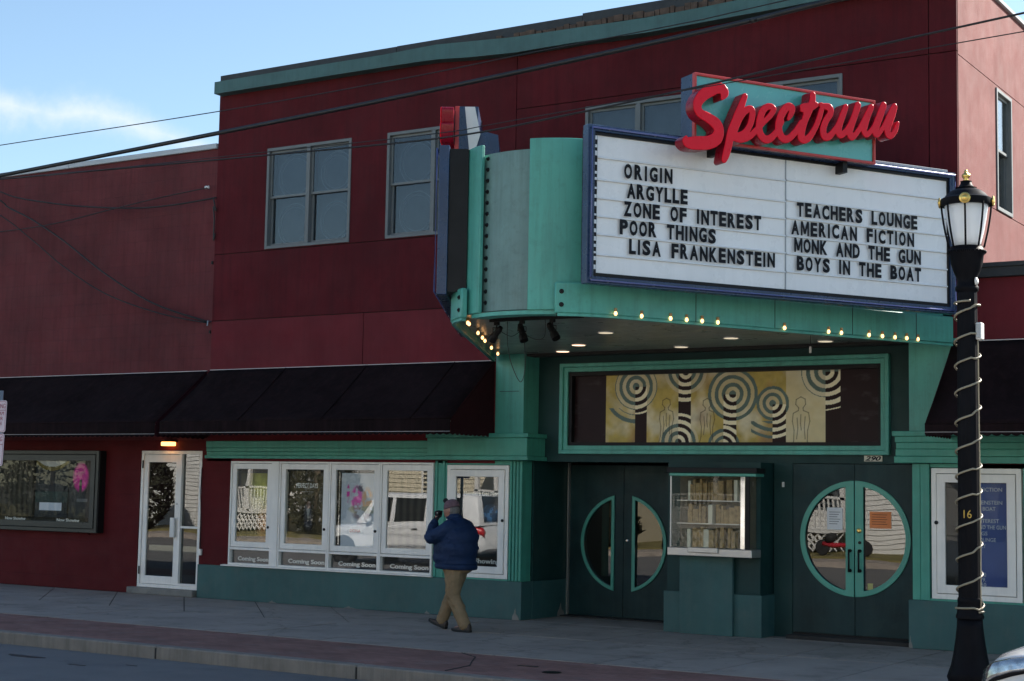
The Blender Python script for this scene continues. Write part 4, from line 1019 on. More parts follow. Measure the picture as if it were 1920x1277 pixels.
# ================================================================== MARQUEE
MQ = thing('marquee', 'mint green V shaped theater marquee with rounded nose, bulbs and dark soffit', 'marquee', (-9.1, -0.1, 3.7))
CX, CY = -9.1, -3.9
def arc(R, a0, a1, n):
    return [(CX + R * math.sin(R_(a0 + (a1 - a0) * i / n)), CY - R * math.cos(R_(a0 + (a1 - a0) * i / n))) for i in range(n + 1)]
TA = 61.9
END_R = (-5.735, -0.12)
def side_path(R, a0, side, n=14):
    """nose arc from a0 to the tangent and the straight run back to the wall"""
    p = arc(R, a0, TA, n)
    d = Vector((END_R[0] + (R - 1.2) * .883, END_R[1] - (R - 1.2) * .47))
    p.append((d.x, d.y))
    if side < 0: p = [(2 * CX - x, y) for x, y in p]
    return p
def ribbon(name, m, parent, path, z0, z1, th, smooth='auto', bev=0.0):
    """vertical sheet of thickness th (inwards) following a plan path"""
    P = [Vector((x, y)) for x, y in path]; inn = []
    for i, p in enumerate(P):
        d = (P[min(i + 1, len(P) - 1)] - P[max(i - 1, 0)]).normalized()
        nn = Vector((-d.y, d.x))
        if nn.dot(Vector((CX, -1.5)) - p) < 0: nn = -nn
        inn.append(p + nn * th)
    mb = MB(); n = len(P)
    z0f = z0 if callable(z0) else (lambda i: z0); z1f = z1 if callable(z1) else (lambda i: z1)
    for i in range(n):
        mb.v += [(P[i].x, P[i].y, z0f(i)), (P[i].x, P[i].y, z1f(i)), (inn[i].x, inn[i].y, z1f(i)), (inn[i].x, inn[i].y, z0f(i))]
    for i in range(n - 1):
        a, b_ = 4 * i, 4 * i + 4
        for k in range(4): mb.f.append((a + k, b_ + k, b_ + (k + 1) % 4, a + (k + 1) % 4)); mb.mi.append(0)
    mb.f += [(0, 1, 2, 3), (4 * n - 1, 4 * n - 2, 4 * n - 3, 4 * n - 4)]; mb.mi += [0, 0]
    return mb.build(name, m, parent, bev, smooth=smooth)
for s in (1, -1):
    pth = side_path(1.2, 29.5, s)
    ribbon('fascia', M['mint'], MQ, pth, 3.70, 4.03, 0.07, bev=0.012)
    ribbon('fascia_lip', M['mint'], MQ, side_path(1.185, 31, s), 3.672, 3.699, 0.05)
    for q in (1.05, 2.15, 3.3, 4.3):
        p_ = Vector((CX + s * 1.0595, CY - .5644)); e_ = Vector((CX + s * 3.365, -0.12)); d_ = (e_ - p_).normalized(); o_ = Vector((s * .883, -.47)); a_ = p_ + d_ * q
        MB().prism([(0, 0), (.006, 0), (.006, .004), (0, .004)], lambda c, t, a_=a_, d_=d_, o_=o_: (a_.x + d_.x * c[0] + o_.x * c[1], a_.y + d_.y * c[0] + o_.y * c[1], t), 3.705, 4.025).build('fascia_seam', M['joint'], MQ)
    for z in (3.79, 3.93):
        for a in (33,):
            x, y = CX + s * 1.2 * math.sin(R_(a)), CY - 1.2 * math.cos(R_(a)); nx, ny = s * math.sin(R_(a)), -math.cos(R_(a))
            MB().lathe([(.026, 0), (.026, .006), (.014, .007), (.012, .020), (0, .020)], (0, 0, 0), 12, axis=lambda px, py, pz, x=x, y=y, nx=nx, ny=ny, z=z: (x + px * ny + pz * nx, y - px * nx + pz * ny, z + py)).build('bolt', M['blackm'], MQ)
    # flat curved fin beside the grey cylinder
    a0 = 14.0 if s > 0 else 20.0
    fin = arc(1.10, a0, 74, 16)
    fin = [(CX + (x - CX) * s, y) for x, y in fin]
    ribbon('fin', M['mint'], MQ, fin, 3.745, 5.60, 0.045, bev=0.006)
    # closing wall behind the letter boards
    bp = side_path(1.02, 40, s)
    ribbon('body_wall', M['mint'], MQ, bp, 4.0, 5.50 if s > 0 else 5.22, 0.05)
ribbon('nose_cylinder', M['greycyl'], MQ, arc(1.02, -34, 34, 24), 3.76, 5.50, 0.03)
ribbon('nose_lip', M['mint'], MQ, arc(1.075, -30, 30, 20), 3.70, 3.742, 0.20)
for i in range(14):
    a = -19.0; z = 3.86 + i * 0.1225
    x, y = CX + 1.02 * math.sin(R_(a)), CY - 1.02 * math.cos(R_(a)); nx, ny = math.sin(R_(a)), -math.cos(R_(a))
    MB().lathe([(.024, 0), (.024, .006), (.016, .007), (.013, .024), (0, .024)], (0, 0, 0), 12, axis=lambda px, py, pz, x=x, y=y, nx=nx, ny=ny, z=z: (x + px * ny + pz * nx, y - px * nx + pz * ny, z + py)).build('bolt', M['blackm'], MQ)
# deck inside the V
deck = arc(0.98, -60, 60, 16)
MB().prism([(-5.95, -0.05)] + [p for p in deck[::-1]] + [(-12.25, -0.05)], lambda p, t: (p[0], p[1], t), 4.85, 4.90).build('deck', M['roofdark'], MQ)
# soffit planks parallel with the wall
def half_w(y):
    y2 = min(y, -0.12)
    if y < -4.47: return math.sqrt(max(0.001, 1.13 ** 2 - (y - CY) ** 2)) if y > CY - 1.12 else 0.05
    k = (y2 + 0.12) / (-4.4666 + 0.12)
    return (3.365 - 0.075) + (1.0 - 3.365 + .075) * k
ys = [0.36] + [-0.12 - 0.305 * i for i in range(0, 16)]
for i in range(len(ys) - 1):
    y0, y1 = ys[i] - .0, ys[i + 1]
    if y1 < -4.95: break
    h0, h1 = (half_w(y0) if y0 < 0 else half_w(-.12)), half_w(max(y1, -4.94))
    if y0 > 0:
        poly = [(-11.94, y0), (-6.34, y0), (-6.34, .0), (CX + h1, -.03), (CX + h1, -.114), (CX - h1, -.114), (CX - h1, -.03), (-11.94, .0)]
    else:
        poly = [(CX - h0, y0 - .004), (CX + h0, y0 - .004), (CX + h1, y1 + .003), (CX - h1, y1 + .003)]
    MB().prism(poly, lambda p, t: (p[0], p[1], t), 3.778, 3.80).build('soffit_plank', M['soffit'], MQ)
MB().prism([(CX - 3.2, -.1), (CX + 3.2, -.1), (CX + .9, -4.3), (CX + .5, -4.8), (CX - .5, -4.8), (CX - .9, -4.3)], lambda p, t: (p[0], p[1], t), 3.803, 3.83).build('soffit_backing', M['joint'], MQ)
bx('track_rail', M['blackm'], MQ, -9.85, -8.62, -4.15, -4.12, 3.735, 3.777)
for i, (x, y, m) in enumerate(((-9.36, -2.30, 'dimdown'), (-10.50, -0.99, 'down'), (-11.2, -0.22, 'down'), (-9.35, -0.25, 'dimdown'), (-8.23, -1.12, 'dimdown'), (-7.31, -0.30, 'dimdown'))):
    o = MB().lathe([(.105, 0), (.105, -.012), (.09, -.012), (.09, -.004)], (x, y, 3.776), 24).build('downlight', M['whitep'], MQ)
    MB().lathe([(.088, -.006), (.088, -.015), (.04, -.018), (0, -.018)], (x, y, 3.776), 20).build('lens', M[m], o)
tubes('pull_cord', M['wire'], MQ, [(-7.23, -1.0, 3.776), (-7.23, -1.0, 3.64)], .004); bx('cord_weight', M['whitep'], MQ, -7.243, -7.217, -1.012, -.988, 3.56, 3.64, .004)
# chaser bulbs under the rim
def bulb_proto(x, y, z):
    b_ = MB().lathe([(0.0, 0.0), (.016, 0), (.018, -.03), (.013, -.036)], (x, y, z), 12).build('bulb_socket', M['socket'], MQ)
    MB().lathe([(.010, -.036), (.015, -.046), (.0185, -.058), (.015, -.072), (.007, -.080), (0, -.081)], (x, y, z), 12).build('bulb', M['bulb'], b_, smooth=True)
    return b_
RB_ = [(-7.917, -4.50), (-7.78, -4.17), (-7.60, -3.84), (-7.50, -3.65), (-7.40, -3.47), (-7.30, -3.28), (-6.86, -2.45), (-6.56, -1.87), (-6.47, -1.70), (-6.27, -1.33), (-6.17, -1.15), (-6.08, -0.97), (-5.99, -0.81), (-5.91, -0.64)]
LBp = [(-10.13, -4.32), (-10.18, -4.22), (-10.67, -3.30), (-10.95, -2.78), (-11.15, -2.42), (-11.62, -1.55), (-12.05, -0.73)]
pr = None; loc0 = None
for (x, y) in RB_ + LBp:
    inw = -.10 if x > CX else .10
    if pr is None: pr = bulb_proto(x + inw, y, 3.775); loc0 = Vector((x + inw, y, 0))
    else: copy_to(pr, MQ, (x + inw - loc0.x, y - loc0.y, 0))
# the three black spot lamps under the nose and their loose cable
def spot(x, y, yaw, pitch, label):
    t = thing('spot_lamp', label, 'spot lamp', (x, y, 3.735), 'black spot lamps under the marquee nose')
    tubes('stem', M['blackm'], t, [(x, y, 3.735), (x, y, 3.66)], .010)
    bx('clamp', M['blackm'], t, x - .03, x + .03, y - .02, y + .02, 3.70, 3.745, .004)
    d = Vector((math.sin(yaw) * math.cos(pitch), -math.cos(yaw) * math.cos(pitch), math.sin(pitch)))
    c = Vector((x, y, 3.61)); a = d.cross(Vector((0, 0, 1))).normalized(); b_ = a.cross(d)
    ax = lambda px, py, pz: tuple(c + a * px + b_ * py + d * pz)
    MB().lathe([(0, -.10), (.028, -.10), (.036, -.06), (.036, .02), (.048, .05), (.050, .12), (.044, .12), (.042, .07), (0, .06)], (0, 0, 0), 16, axis=ax).build('can', M['blackm'], t)
    MB().tube([c + a * .052, c + a * .052 + Vector((0, 0, .06)), (x, y, 3.67), c - a * .052 + Vector((0, 0, .06)), c - a * .052], .006, 6).build('yoke', M['blackm'], t)
    return t
spot(-9.78, -4.10, R_(-110), R_(-38), 'black spot lamp under the marquee nose, leftmost and aimed down left')
spot(-9.42, -4.13, R_(60), R_(-62), 'black spot lamp under the marquee nose, the middle one of three')
spot(-9.02, -4.13, R_(70), R_(-52), 'black spot lamp under the marquee nose, rightmost and aimed down right')
cable = MB()
cable.tube(spline([(-9.62, -4.12, 3.77), (-9.63, -4.1, 3.5), (-9.60, -4.05, 3.25), (-9.48, -4.05, 3.05), (-9.42, -4.05, 3.2), (-9.40, -4.1, 3.5), (-9.38, -4.12, 3.62)]), .0045, 5)
cable.tube(spline([(-9.78, -4.1, 3.66), (-9.6, -4.08, 3.57), (-9.45, -4.12, 3.62)]), .004, 5)
cable.tube(spline([(-9.40, -4.1, 3.58), (-9.25, -4.08, 3.52), (-9.15, -4.08, 3.56), (-9.12, -4.12, 3.74)]), .004, 5)
tag(cable.build('loose_cable', M['wire'], None, smooth=True), 'thin black cable dangling in a loop below the spot lamps', 'cable')

# ================================================================== LETTER BOARDS
Uv = Vector((0.51728, 0.85581, 0)); Nv = Vector((0.85581, -0.51728, 0)); Ov = Vector((-8.05, -5.12, 0))
def frR(u, d, z):           # u along the board, d = depth behind (+) or in front (-) of its face
    p = Ov + Uv * u - Nv * d; return (p.x, p.y, z)
BWID = 4.94
ML = 2 * CX
def frL(u, d, z):           # mirror twin, still read left to right, mounted closer to its wall
    p = Ov + Uv * (BWID - u) - Nv * (d + 0.24); return (ML - p.x, p.y, z)
GL = {}
def glyph(ch):
    if ch not in GL:
        if ch == 'M':
            me = loops_mesh([[(0, 0), (.19, 0), (.19, .62), (.40, .12), (.60, .12), (.81, .62), (.81, 0), (1, 0), (1, 1), (.76, 1), (.5, .42), (.24, 1), (0, 1)]], 0.02)
        else: me = text_mesh(ch, 0.045, 0.01)
        c = np.array([v.co[:] for v in me.vertices]); lo, hi = c.min(0), c.max(0)
        for v in me.vertices: v.co = ((v.co[0] - lo[0]) / (hi[0] - lo[0]), (v.co[1] - lo[1]) / (hi[1] - lo[1]), (v.co[2]) / 0.01)
        GL[ch] = me
    return GL[ch]
WD = {'I': .27, 'M': 1.12, 'W': 1.2, 'L': .84, 'E': .9, 'F': .88, 'T': .92, 'A': 1.06, 'N': 1.0, 'O': .98, 'J': .8, 'Y': 1.02}
meshcache = {}
def put_row(parent, fr, text, u0, u1, z0, z1):
    off = root_loc(parent)
    adv = [(1.25 if c == ' ' else WD.get(c, 1.0) + .36) for c in text]
    unit = (u1 - u0) / (sum(adv) - .36)
    u = u0
    for c, a in zip(text, adv):
        if c != ' ':
            w = WD.get(c, 1.0) * unit
            key = (c, fr is frL)
            if key not in meshcache:
                me = glyph(c).copy()
                h = 0.160
                for v in me.vertices:
                    x, y, d = v.co; p = Vector(fr(x * 0.098 * WD.get(c, 1.0), -0.004 - (d + 1) * .0015, y * h)) - Vector(fr(0, 0, 0))
                    v.co = p
                me.materials.clear(); me.materials.append(M['letter'])
                bm = bmesh.new(); bm.from_mesh(me); bmesh.ops.recalc_face_normals(bm, faces=bm.faces); bm.to_mesh(me); bm.free()
                meshcache[key] = me
            o = bpy.data.objects.new('letter', meshcache[key]); COL.objects.link(o); o.parent = parent
            o.location = Vector(fr(u, -.022, z0 + random.uniform(-.003, .003))) - off
        u += a * unit
def letter_board(fr, label, rows, rowz):
    t = thing('letter_board', label, 'letter board', fr(BWID / 2, 0.2, 3.97), 'letter boards of the marquee')
    B = lambda nm, m, u0, u1, d0, d1, z0, z1, bev=0.0: bx(nm, m, t, u0, u1, d0, d1, z0, z1, bev, fr)
    B('cabinet', M['blackm'], 0.03, BWID - .03, 0.07, 0.13 if fr is frR else 0.28, 4.0, 5.60)
    wall_cells(0.0, BWID, 3.965, 5.635, [(0.085, BWID - .085, 4.045, 5.565)], -0.045, 0.068, fr).build('blue_frame', M['blue'], t, .006)
    wall_cells(0.086, BWID - .086, 4.046, 5.564, [(0.125, BWID - .105, 4.085, 5.535)], -0.020, 0.060, fr).build('inner_frame', M['blackm'], t)
    B('panel', M['whitepanel'], 0.126, 2.522, 0.0, 0.05, 4.086, 5.534)
    B('panel', M['whitepanel'], 2.536, BWID - .106, 0.0, 0.05, 4.086, 5.534)
    B('divider', M['galv'], 2.523, 2.535, -0.008, 0.05, 4.086, 5.534)
    for (u0, u1), zs in zip(((0.128, 2.520), (2.538, BWID - .108)), rowz):
        for z in zs:
            B('letter_rail', M['rail'], u0, u1, -0.020, -0.0005, z - .010, z + .008, .003)
    # bare neon tube round the frame
    pts = [(0.035, 4.0), (BWID - .035, 4.0), (BWID - .035, 5.6), (0.035, 5.6), (0.035, 4.03)]
    MB().tube([fr(a, -.072, b_) for a, b_ in pts], .011, 8).build('neon_tube', M['neon'], t, smooth=True)
    for u in np.linspace(.25, BWID - .25, 9):
        for z in (4.0, 5.6): B('tube_clip', M['galv'], u - .008, u + .008, -.068, -.045, z - .012, z + .012)
    # backing clips at the left edge, where the end of the letter track shows
    if fr is frR:
        z = 4.12
        while z < 5.5:
            B('track_clip', M['rail'], .094, .118, -.028, -.021, z, z + random.uniform(.02, .05)); z += random.uniform(.06, .11)
    for r in rows: put_row(t, fr, *r)
    return t
RZ = ([4.278, 4.49, 4.68, 4.872, 5.065, 5.30], [4.285, 4.485, 4.685, 4.885, 5.085, 5.31])
rows = [('ORIGIN', .445, 1.036, 5.105, 5.265), ('ARGYLLE', .482, 1.22, 4.90, 5.06), ('ZONE OF INTEREST', .445, 2.175, 4.705, 4.865), ('POOR THINGS', .40, 1.585, 4.51, 4.67), ('LISA FRANKENSTEIN', .515, 2.36, 4.31, 4.47),
        ('TEACHERS LOUNGE', 2.665, 4.362, 4.912, 5.072), ('AMERICAN FICTION', 2.59, 4.315, 4.704, 4.864), ('MONK AND THE GUN', 2.63, 4.408, 4.507, 4.667), ('BOYS IN THE BOAT', 2.665, 4.413, 4.308, 4.468)]
RBD = letter_board(frR, 'white lettered film board in a blue neon frame facing right', rows, RZ)
LBD = letter_board(frL, 'second letter board seen only edge on, left of the marquee nose', rows, RZ)
B2 = lambda nm, m, *a: bx(nm, m, RBD, *a, fr=frR)
bx('top_flashing', M['coping'], RBD, 3.66, BWID - .1, -0.02, 0.30, 5.637, 5.665, 0.003, frR)

# ================================================================== SCRIPT SIGNS
SCRIPT = [
  [(1.432,6.004,0.013),(1.462,6.068,0.045),(1.436,6.111,0.053),(1.366,6.115,0.055),(1.274,6.07,0.059),(1.183,6.003,0.055),(1.125,5.913,0.047),(1.15,5.824,0.044),(1.261,5.779,0.05),(1.361,5.725,0.058),(1.397,5.651,0.055),(1.362,5.568,0.063),(1.263,5.514,0.065),(1.126,5.495,0.065),(1.027,5.484,0.055),(0.977,5.504,0.031),(0.989,5.551,0.01)] ,
  [(1.725,6.072,0.029),(1.686,5.977,0.035),(1.64,5.878,0.037),(1.593,5.767,0.04),(1.547,5.655,0.042),(1.522,5.534,0.042),(1.487,5.411,0.039),(1.464,5.35,0.029)] ,
  [(1.602,5.688,0.029),(1.671,5.829,0.027),(1.749,5.925,0.032),(1.812,5.94,0.032),(1.821,5.874,0.035),(1.79,5.764,0.032),(1.727,5.677,0.032),(1.649,5.634,0.032),(1.602,5.622,0.032)] ,
  [(1.587,5.607,0.034),(1.68,5.598,0.034),(1.79,5.644,0.032),(1.885,5.735,0.029),(1.98,5.827,0.027),(2.067,5.918,0.03),(2.099,5.982,0.03),(2.043,6.002,0.03),(1.971,5.959,0.035),(1.928,5.874,0.037),(1.908,5.778,0.037),(1.924,5.686,0.04),(1.988,5.634,0.04),(2.06,5.655,0.037),(2.14,5.739,0.03),(2.204,5.854,0.03)] ,
  [(2.293,5.891,0.016),(2.325,5.949,0.03),(2.349,6.02,0.032),(2.292,6.033,0.035),(2.228,5.971,0.04),(2.18,5.878,0.04),(2.164,5.782,0.04),(2.196,5.691,0.04),(2.253,5.664,0.038),(2.317,5.692,0.035),(2.398,5.776,0.032),(2.463,5.872,0.03)] ,
  [(2.619,6.201,0.033),(2.611,6.121,0.035),(2.562,6.019,0.044),(2.512,5.905,0.038),(2.472,5.791,0.041),(2.464,5.709,0.041),(2.504,5.684,0.035),(2.57,5.722,0.035),(2.644,5.825,0.03),(2.694,5.927,0.03),(2.735,6.041,0.03)] ,
  [(2.48,6.05,0.03),(2.545,6.065,0.035),(2.611,6.066,0.033),(2.669,6.101,0.025)] ,
  [(2.471,6.011,0.019),(2.562,6.019,0.024)] ,
  [(2.735,6.102,0.027),(2.76,6.092,0.03),(2.843,6.088,0.038),(2.86,6.029,0.036),(2.801,5.94,0.036),(2.76,5.839,0.038),(2.776,5.759,0.038),(2.834,5.759,0.036),(2.91,5.836,0.03),(2.985,5.948,0.027),(3.07,6.124,0.03),(3.027,6.022,0.036),(2.98,5.906,0.038),(2.973,5.816,0.036),(3.013,5.801,0.033),(3.094,5.879,0.028),(3.179,6.027,0.03),(3.239,6.166,0.036),(3.196,6.043,0.036),(3.145,5.926,0.039),(3.12,5.827,0.036),(3.162,5.79,0.03),(3.247,5.883,0.028),(3.333,6.018,0.028),(3.427,6.168,0.031),(3.375,6.051,0.033),(3.332,5.935,0.036),(3.323,5.865,0.03),(3.366,5.845,0.028),(3.452,5.935,0.025),(3.522,6.069,0.028),(3.6,6.211,0.034),(3.556,6.087,0.036),(3.504,5.969,0.036),(3.473,5.882,0.031),(3.512,5.862,0.028),(3.599,5.967,0.025),(3.678,6.102,0.028),(3.757,6.217,0.031),(3.721,6.107,0.036),(3.674,6.004,0.039),(3.651,5.903,0.036),(3.694,5.866,0.031),(3.764,5.937,0.028),(3.803,6.033,0.017)] ,
]

def sdf_loops(strokes, step=0.007, smooth=0.0):
    allp = [q for s in strokes for q in s]
    x0 = min(p[0] - p[2] for p in allp) - .03; x1 = max(p[0] + p[2] for p in allp) + .03
    y0 = min(p[1] - p[2] for p in allp) - .03; y1 = max(p[1] + p[2] for p in allp) + .03
    nx, ny = int((x1 - x0) / step) + 1, int((y1 - y0) / step) + 1
    X, Y = np.meshgrid(x0 + np.arange(nx) * step, y0 + np.arange(ny) * step)
    D = np.full(X.shape, 9.0)
    for s in strokes:
        sp = spline(s, 5)
        for p, q in zip(sp[:-1], sp[1:]):
            dx, dy = q.x - p.x, q.y - p.y; L2 = dx * dx + dy * dy + 1e-12
            t = np.clip(((X - p.x) * dx + (Y - p.y) * dy) / L2, 0, 1)
            D = np.minimum(D, np.hypot(X - p.x - t * dx, Y - p.y - t * dy) - 1.12 * (p.z + (q.z - p.z) * t))
    # marching squares
    segs = {}
    S = D < 0
    def key(kind, j, i): return (kind, j, i)
    def pt(k):
        kind, j, i = k
        if kind == 'h': a, b_ = D[j, i], D[j, i + 1]; t = a / (a - b_); return (X[j, i] + t * step, Y[j, i])
        a, b_ = D[j, i], D[j + 1, i]; t = a / (a - b_); return (X[j, i], Y[j, i] + t * step)
    nb = {}
    act = (S[:-1, :-1].astype(int) + S[:-1, 1:] + S[1:, :-1] + S[1:, 1:])
    for j, i in zip(*np.where((act > 0) & (act < 4))):
        e = []
        if S[j, i] != S[j, i + 1]: e.append(('h', j, i))
        if S[j, i + 1] != S[j + 1, i + 1]: e.append(('v', j, i + 1))
        if S[j + 1, i] != S[j + 1, i + 1]: e.append(('h', j + 1, i))
        if S[j, i] != S[j + 1, i]: e.append(('v', j, i))
        prs = [(e[0], e[1])] if len(e) == 2 else ([(e[0], e[1]), (e[2], e[3])] if S[j, i] != (D[j:j + 2, i:i + 2].mean() < 0) else [(e[0], e[3]), (e[1], e[2])])
        for a, b_ in prs: nb.setdefault(a, []).append(b_); nb.setdefault(b_, []).append(a)
    loops = []; seen = set()
    for st in list(nb):
        if st in seen: continue
        lp = [st]; seen.add(st); cur = st
        while True:
            nxt = [k for k in nb[cur] if k not in seen]
            if not nxt: break
            cur = nxt[0]; seen.add(cur); lp.append(cur)
        if len(lp) > 8:
            P = np.array([pt(k) for k in lp])
            for _ in range(2): P = (np.roll(P, 1, 0) + 2 * P + np.roll(P, -1, 0)) / 4
            loops.append([tuple(p) for p in P[::2]])
    return loops
LOOPS = sdf_loops(SCRIPT)
frL2 = lambda u, d, z: frL(u, d + .26, z + .07)
def script_sign(fr, label, shift):
    t = thing('script_sign', label, 'script sign', fr(2.4, .1, 5.6), 'red script signs on the marquee')
    u0, u1, z0, z1 = 1.19 + shift, 3.615 + shift, 5.565, 6.30
    B = lambda nm, m, a, b_, d0, d1, c, e, bev=0.0: bx(nm, m, t, a, b_, d0, d1, c, e, bev, fr)
    B('sign_box', M['blue'], u0 + .004, u1 - .004, -0.165, 0.06, z0 + .004, z1 - .004)
    wall_cells(u0, u1, z0, z1, [(u0 + .028, u1 - .028, z0 + .028, z1 - .028)], -0.215, -0.166, fr).build('red_rim', M['redtrim'], t, .003)
    B('teal_face', M['teal_panel'], u0 + .0285, u1 - .0285, -0.19, -0.1655, z0 + .0285, z1 - .0285)
    B('bracket', M['blackm'], u0 + .3, u0 + .36, -0.14, 0.03, z0 - .12, z0 + .003); B('bracket', M['blackm'], u1 - .4, u1 - .34, -0.14, 0.03, z0 - .12, z0 + .003)
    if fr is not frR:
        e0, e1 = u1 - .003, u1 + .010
        MB().prism([(-.10, z1 - .01), (.02, z1 - .01), (.09, z1 - .34), (-.02, z0 + .02)], lambda p, q: fr(q, p[0], p[1]), e0, e1).build('painted_sun_patch', M['whitep'], t)  # added white triangle: sunlit patch of the sign back put into shape and colour
        MB().prism([(.062, z1 - .28), (.30, z1 - .34), (.34, z0 - .05), (.062, z0 - .05)], lambda p, q: fr(q, p[0], p[1]), u0 + .2, u1 - .02).build('back_box', M['blue'], t)
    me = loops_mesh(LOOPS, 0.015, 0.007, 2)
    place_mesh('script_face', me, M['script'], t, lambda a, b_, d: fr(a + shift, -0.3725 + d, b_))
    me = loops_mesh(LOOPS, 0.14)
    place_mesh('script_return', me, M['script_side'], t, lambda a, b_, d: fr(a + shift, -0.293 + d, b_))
    return t
script_sign(frR, 'large red script sign reading Spectrum on a teal box above the letter board', 0.0)
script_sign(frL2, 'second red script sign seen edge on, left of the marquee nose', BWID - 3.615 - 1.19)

# ================================================================== LAMP POST
LX, LY = -4.05, -5.3
LP = thing('lamp_post', 'black lamp post wrapped in cream rope light with a frosted globe', 'lamp post', (LX, LY, 0))
MB().lathe([(.215, 0), (.215, .06), (.20, .10), (.19, .20), (.185, .26), (.198, .30), (.185, .34), (.163, .40), (.142, .50), (.124, .62), (.112, .72), (.108, .80)], (LX, LY, 0.001), 32, .05, 16).build('base', M['poleblack'], LP, smooth=True)
MB().lathe([(.118, .80), (.120, .82), (.110, .84), (.105, .90), (.100, .93), (.104, .94), (.104, .96), (.098, .98)], (LX, LY, 0.001), 24).build('base_collar', M['poleblack'], LP, smooth='auto')
MB().lathe([(.097, .975), (.094, 2.2), (.088, 3.62), (.086, 3.66)], (LX, LY, 0.001), 48, .07, 12).build('shaft', M['poleblack'], LP, smooth='auto')
MB().lathe([(.084, 3.64), (.100, 3.66), (.100, 3.69), (.086, 3.71), (.082, 3.76), (.112, 3.82), (.138, 3.90), (.146, 3.97), (.158, 3.985), (.160, 4.01), (.148, 4.02), (.140, 4.05)], (LX, LY, 0.001), 32).build('fitter', M['poleblack'], LP, smooth='auto')
for k in range(28):
    a = 2 * math.pi * k / 28
    MB().lathe([(0, -.012), (.010, -.006), (.013, .004), (.008, .012), (0, .014)], (LX + .160 * math.cos(a), LY + .160 * math.sin(a), 4.0), 8).build('bead', M['poleblack'], LP, smooth=True)
MB().lathe([(.105, 4.04), (.125, 4.08), (.150, 4.18), (.172, 4.30), (.186, 4.40), (.188, 4.43)], (LX, LY, 0.001), 32).build('globe', M['frost'], LP, smooth=True)
MB().lathe([(.215, 4.415), (.222, 4.43), (.222, 4.475), (.210, 4.4819), (.190, 4.4923), (.165, 4.5233), (.128, 4.5509), (.092, 4.5647), (.086, 4.5716), (.092, 4.5785), (.070, 4.5854), (.052, 4.6095), (.046, 4.6303), (.052, 4.6372), (.030, 4.6441)], (LX, LY, 0.001), 32).build('cap', M['poleblack'], LP, smooth='auto')
MB().lathe([(.018, 4.6406), (.030, 4.6475), (.018, 4.6578), (.034, 4.6751), (.040, 4.6924), (.030, 4.7061), (.014, 4.7165), (.020, 4.7268), (.010, 4.7407), (0, 4.7441)], (LX, LY, 0.001), 12, .35, 6).build('finial', M['brass'], LP, smooth=True)
for k in range(8):
    a = 2 * math.pi * (k + .3) / 8; c, s = math.cos(a), math.sin(a)
    pr_ = [(.214, 4.43), (.208, 4.36), (.196, 4.27), (.180, 4.18), (.162, 4.10), (.148, 4.04)]
    MB().tube([(LX + r * c, LY + r * s, z) for r, z in pr_], .009, 6).build('rib', M['poleblack'], LP, smooth=True)
    if k % 2 == 0:
        MB().lathe([(.048, 0), (.048, .012), (.034, .018), (.028, .014), (.014, .022), (0, .022)], (0, 0, 0), 18,
                   axis=lambda px, py, pz, c=c, s=s: (LX + c * (.222 + pz) - s * px, LY + s * (.222 + pz) + c * px, 4.452 + py)).build('medallion', M['brass'], LP, smooth='auto')
MB().lathe([(.036, 0), (.036, .01), (.02, .02), (0, .024)], (0, 0, 0), 14, axis=lambda px, py, pz: (LX + .086 + pz, LY - .03 + px, 3.735 + py)).build('photocell', M['whitep'], LP, smooth=True)
text_on('numerals', '16', M['gold'], LP, LX - .018, LX + .052, 1.665, 1.735, LY - .0975, bold=.0, th=.004)
bx('outlet_box', M['whitep'], LP, LX + .085, LX + .135, LY - .05, LY + .05, 3.22, 3.37, .008)
bx('outlet_cover', M['galv'], LP, LX + .09, LX + .125, LY - .058, LY - .0505, 3.235, 3.355, .002)
# cream rope light wound up the pole, its feed wire running straight
rl = []
zs_ = [.86, .90, .94, 1.02, 1.30, 1.58, 1.86, 2.10, 2.36, 2.60, 2.84, 3.08, 3.32, 3.52, 3.58, 3.60]
turn = 0; prevz = .80
NT = 16; pts = []
z = .86
zz = [.86, .90] + [1.16 + .237 * i for i in range(10)] + [3.53, 3.57]
for i in range(len(zz) - 1):
    for k in range(16):
        t = k / 16; a = 2 * math.pi * t - R_(35); z = zz[i] + (zz[i + 1] - zz[i]) * t
        r = .109 if z > 1.0 else .118
        pts.append((LX + r * math.cos(a), LY + r * math.sin(a), z + .02 * math.sin(5 * i)))
rp = MB().tube(pts, .0095, 6).build('rope_light', M['rope'], None, smooth=True)
tag(rp, 'cream rope light spiralling up the black lamp post', 'rope light')
fw = tubes('feed_wire', M['rope'], None, spline([(LX + .104, LY - .03, .9), (LX + .106, LY - .028, 1.8), (LX + .102, LY - .03, 2.6), (LX + .1, LY - .028, 3.24)]), .006, 6)
tag(fw, 'straight pale wire running up the right side of the lamp post', 'wire')

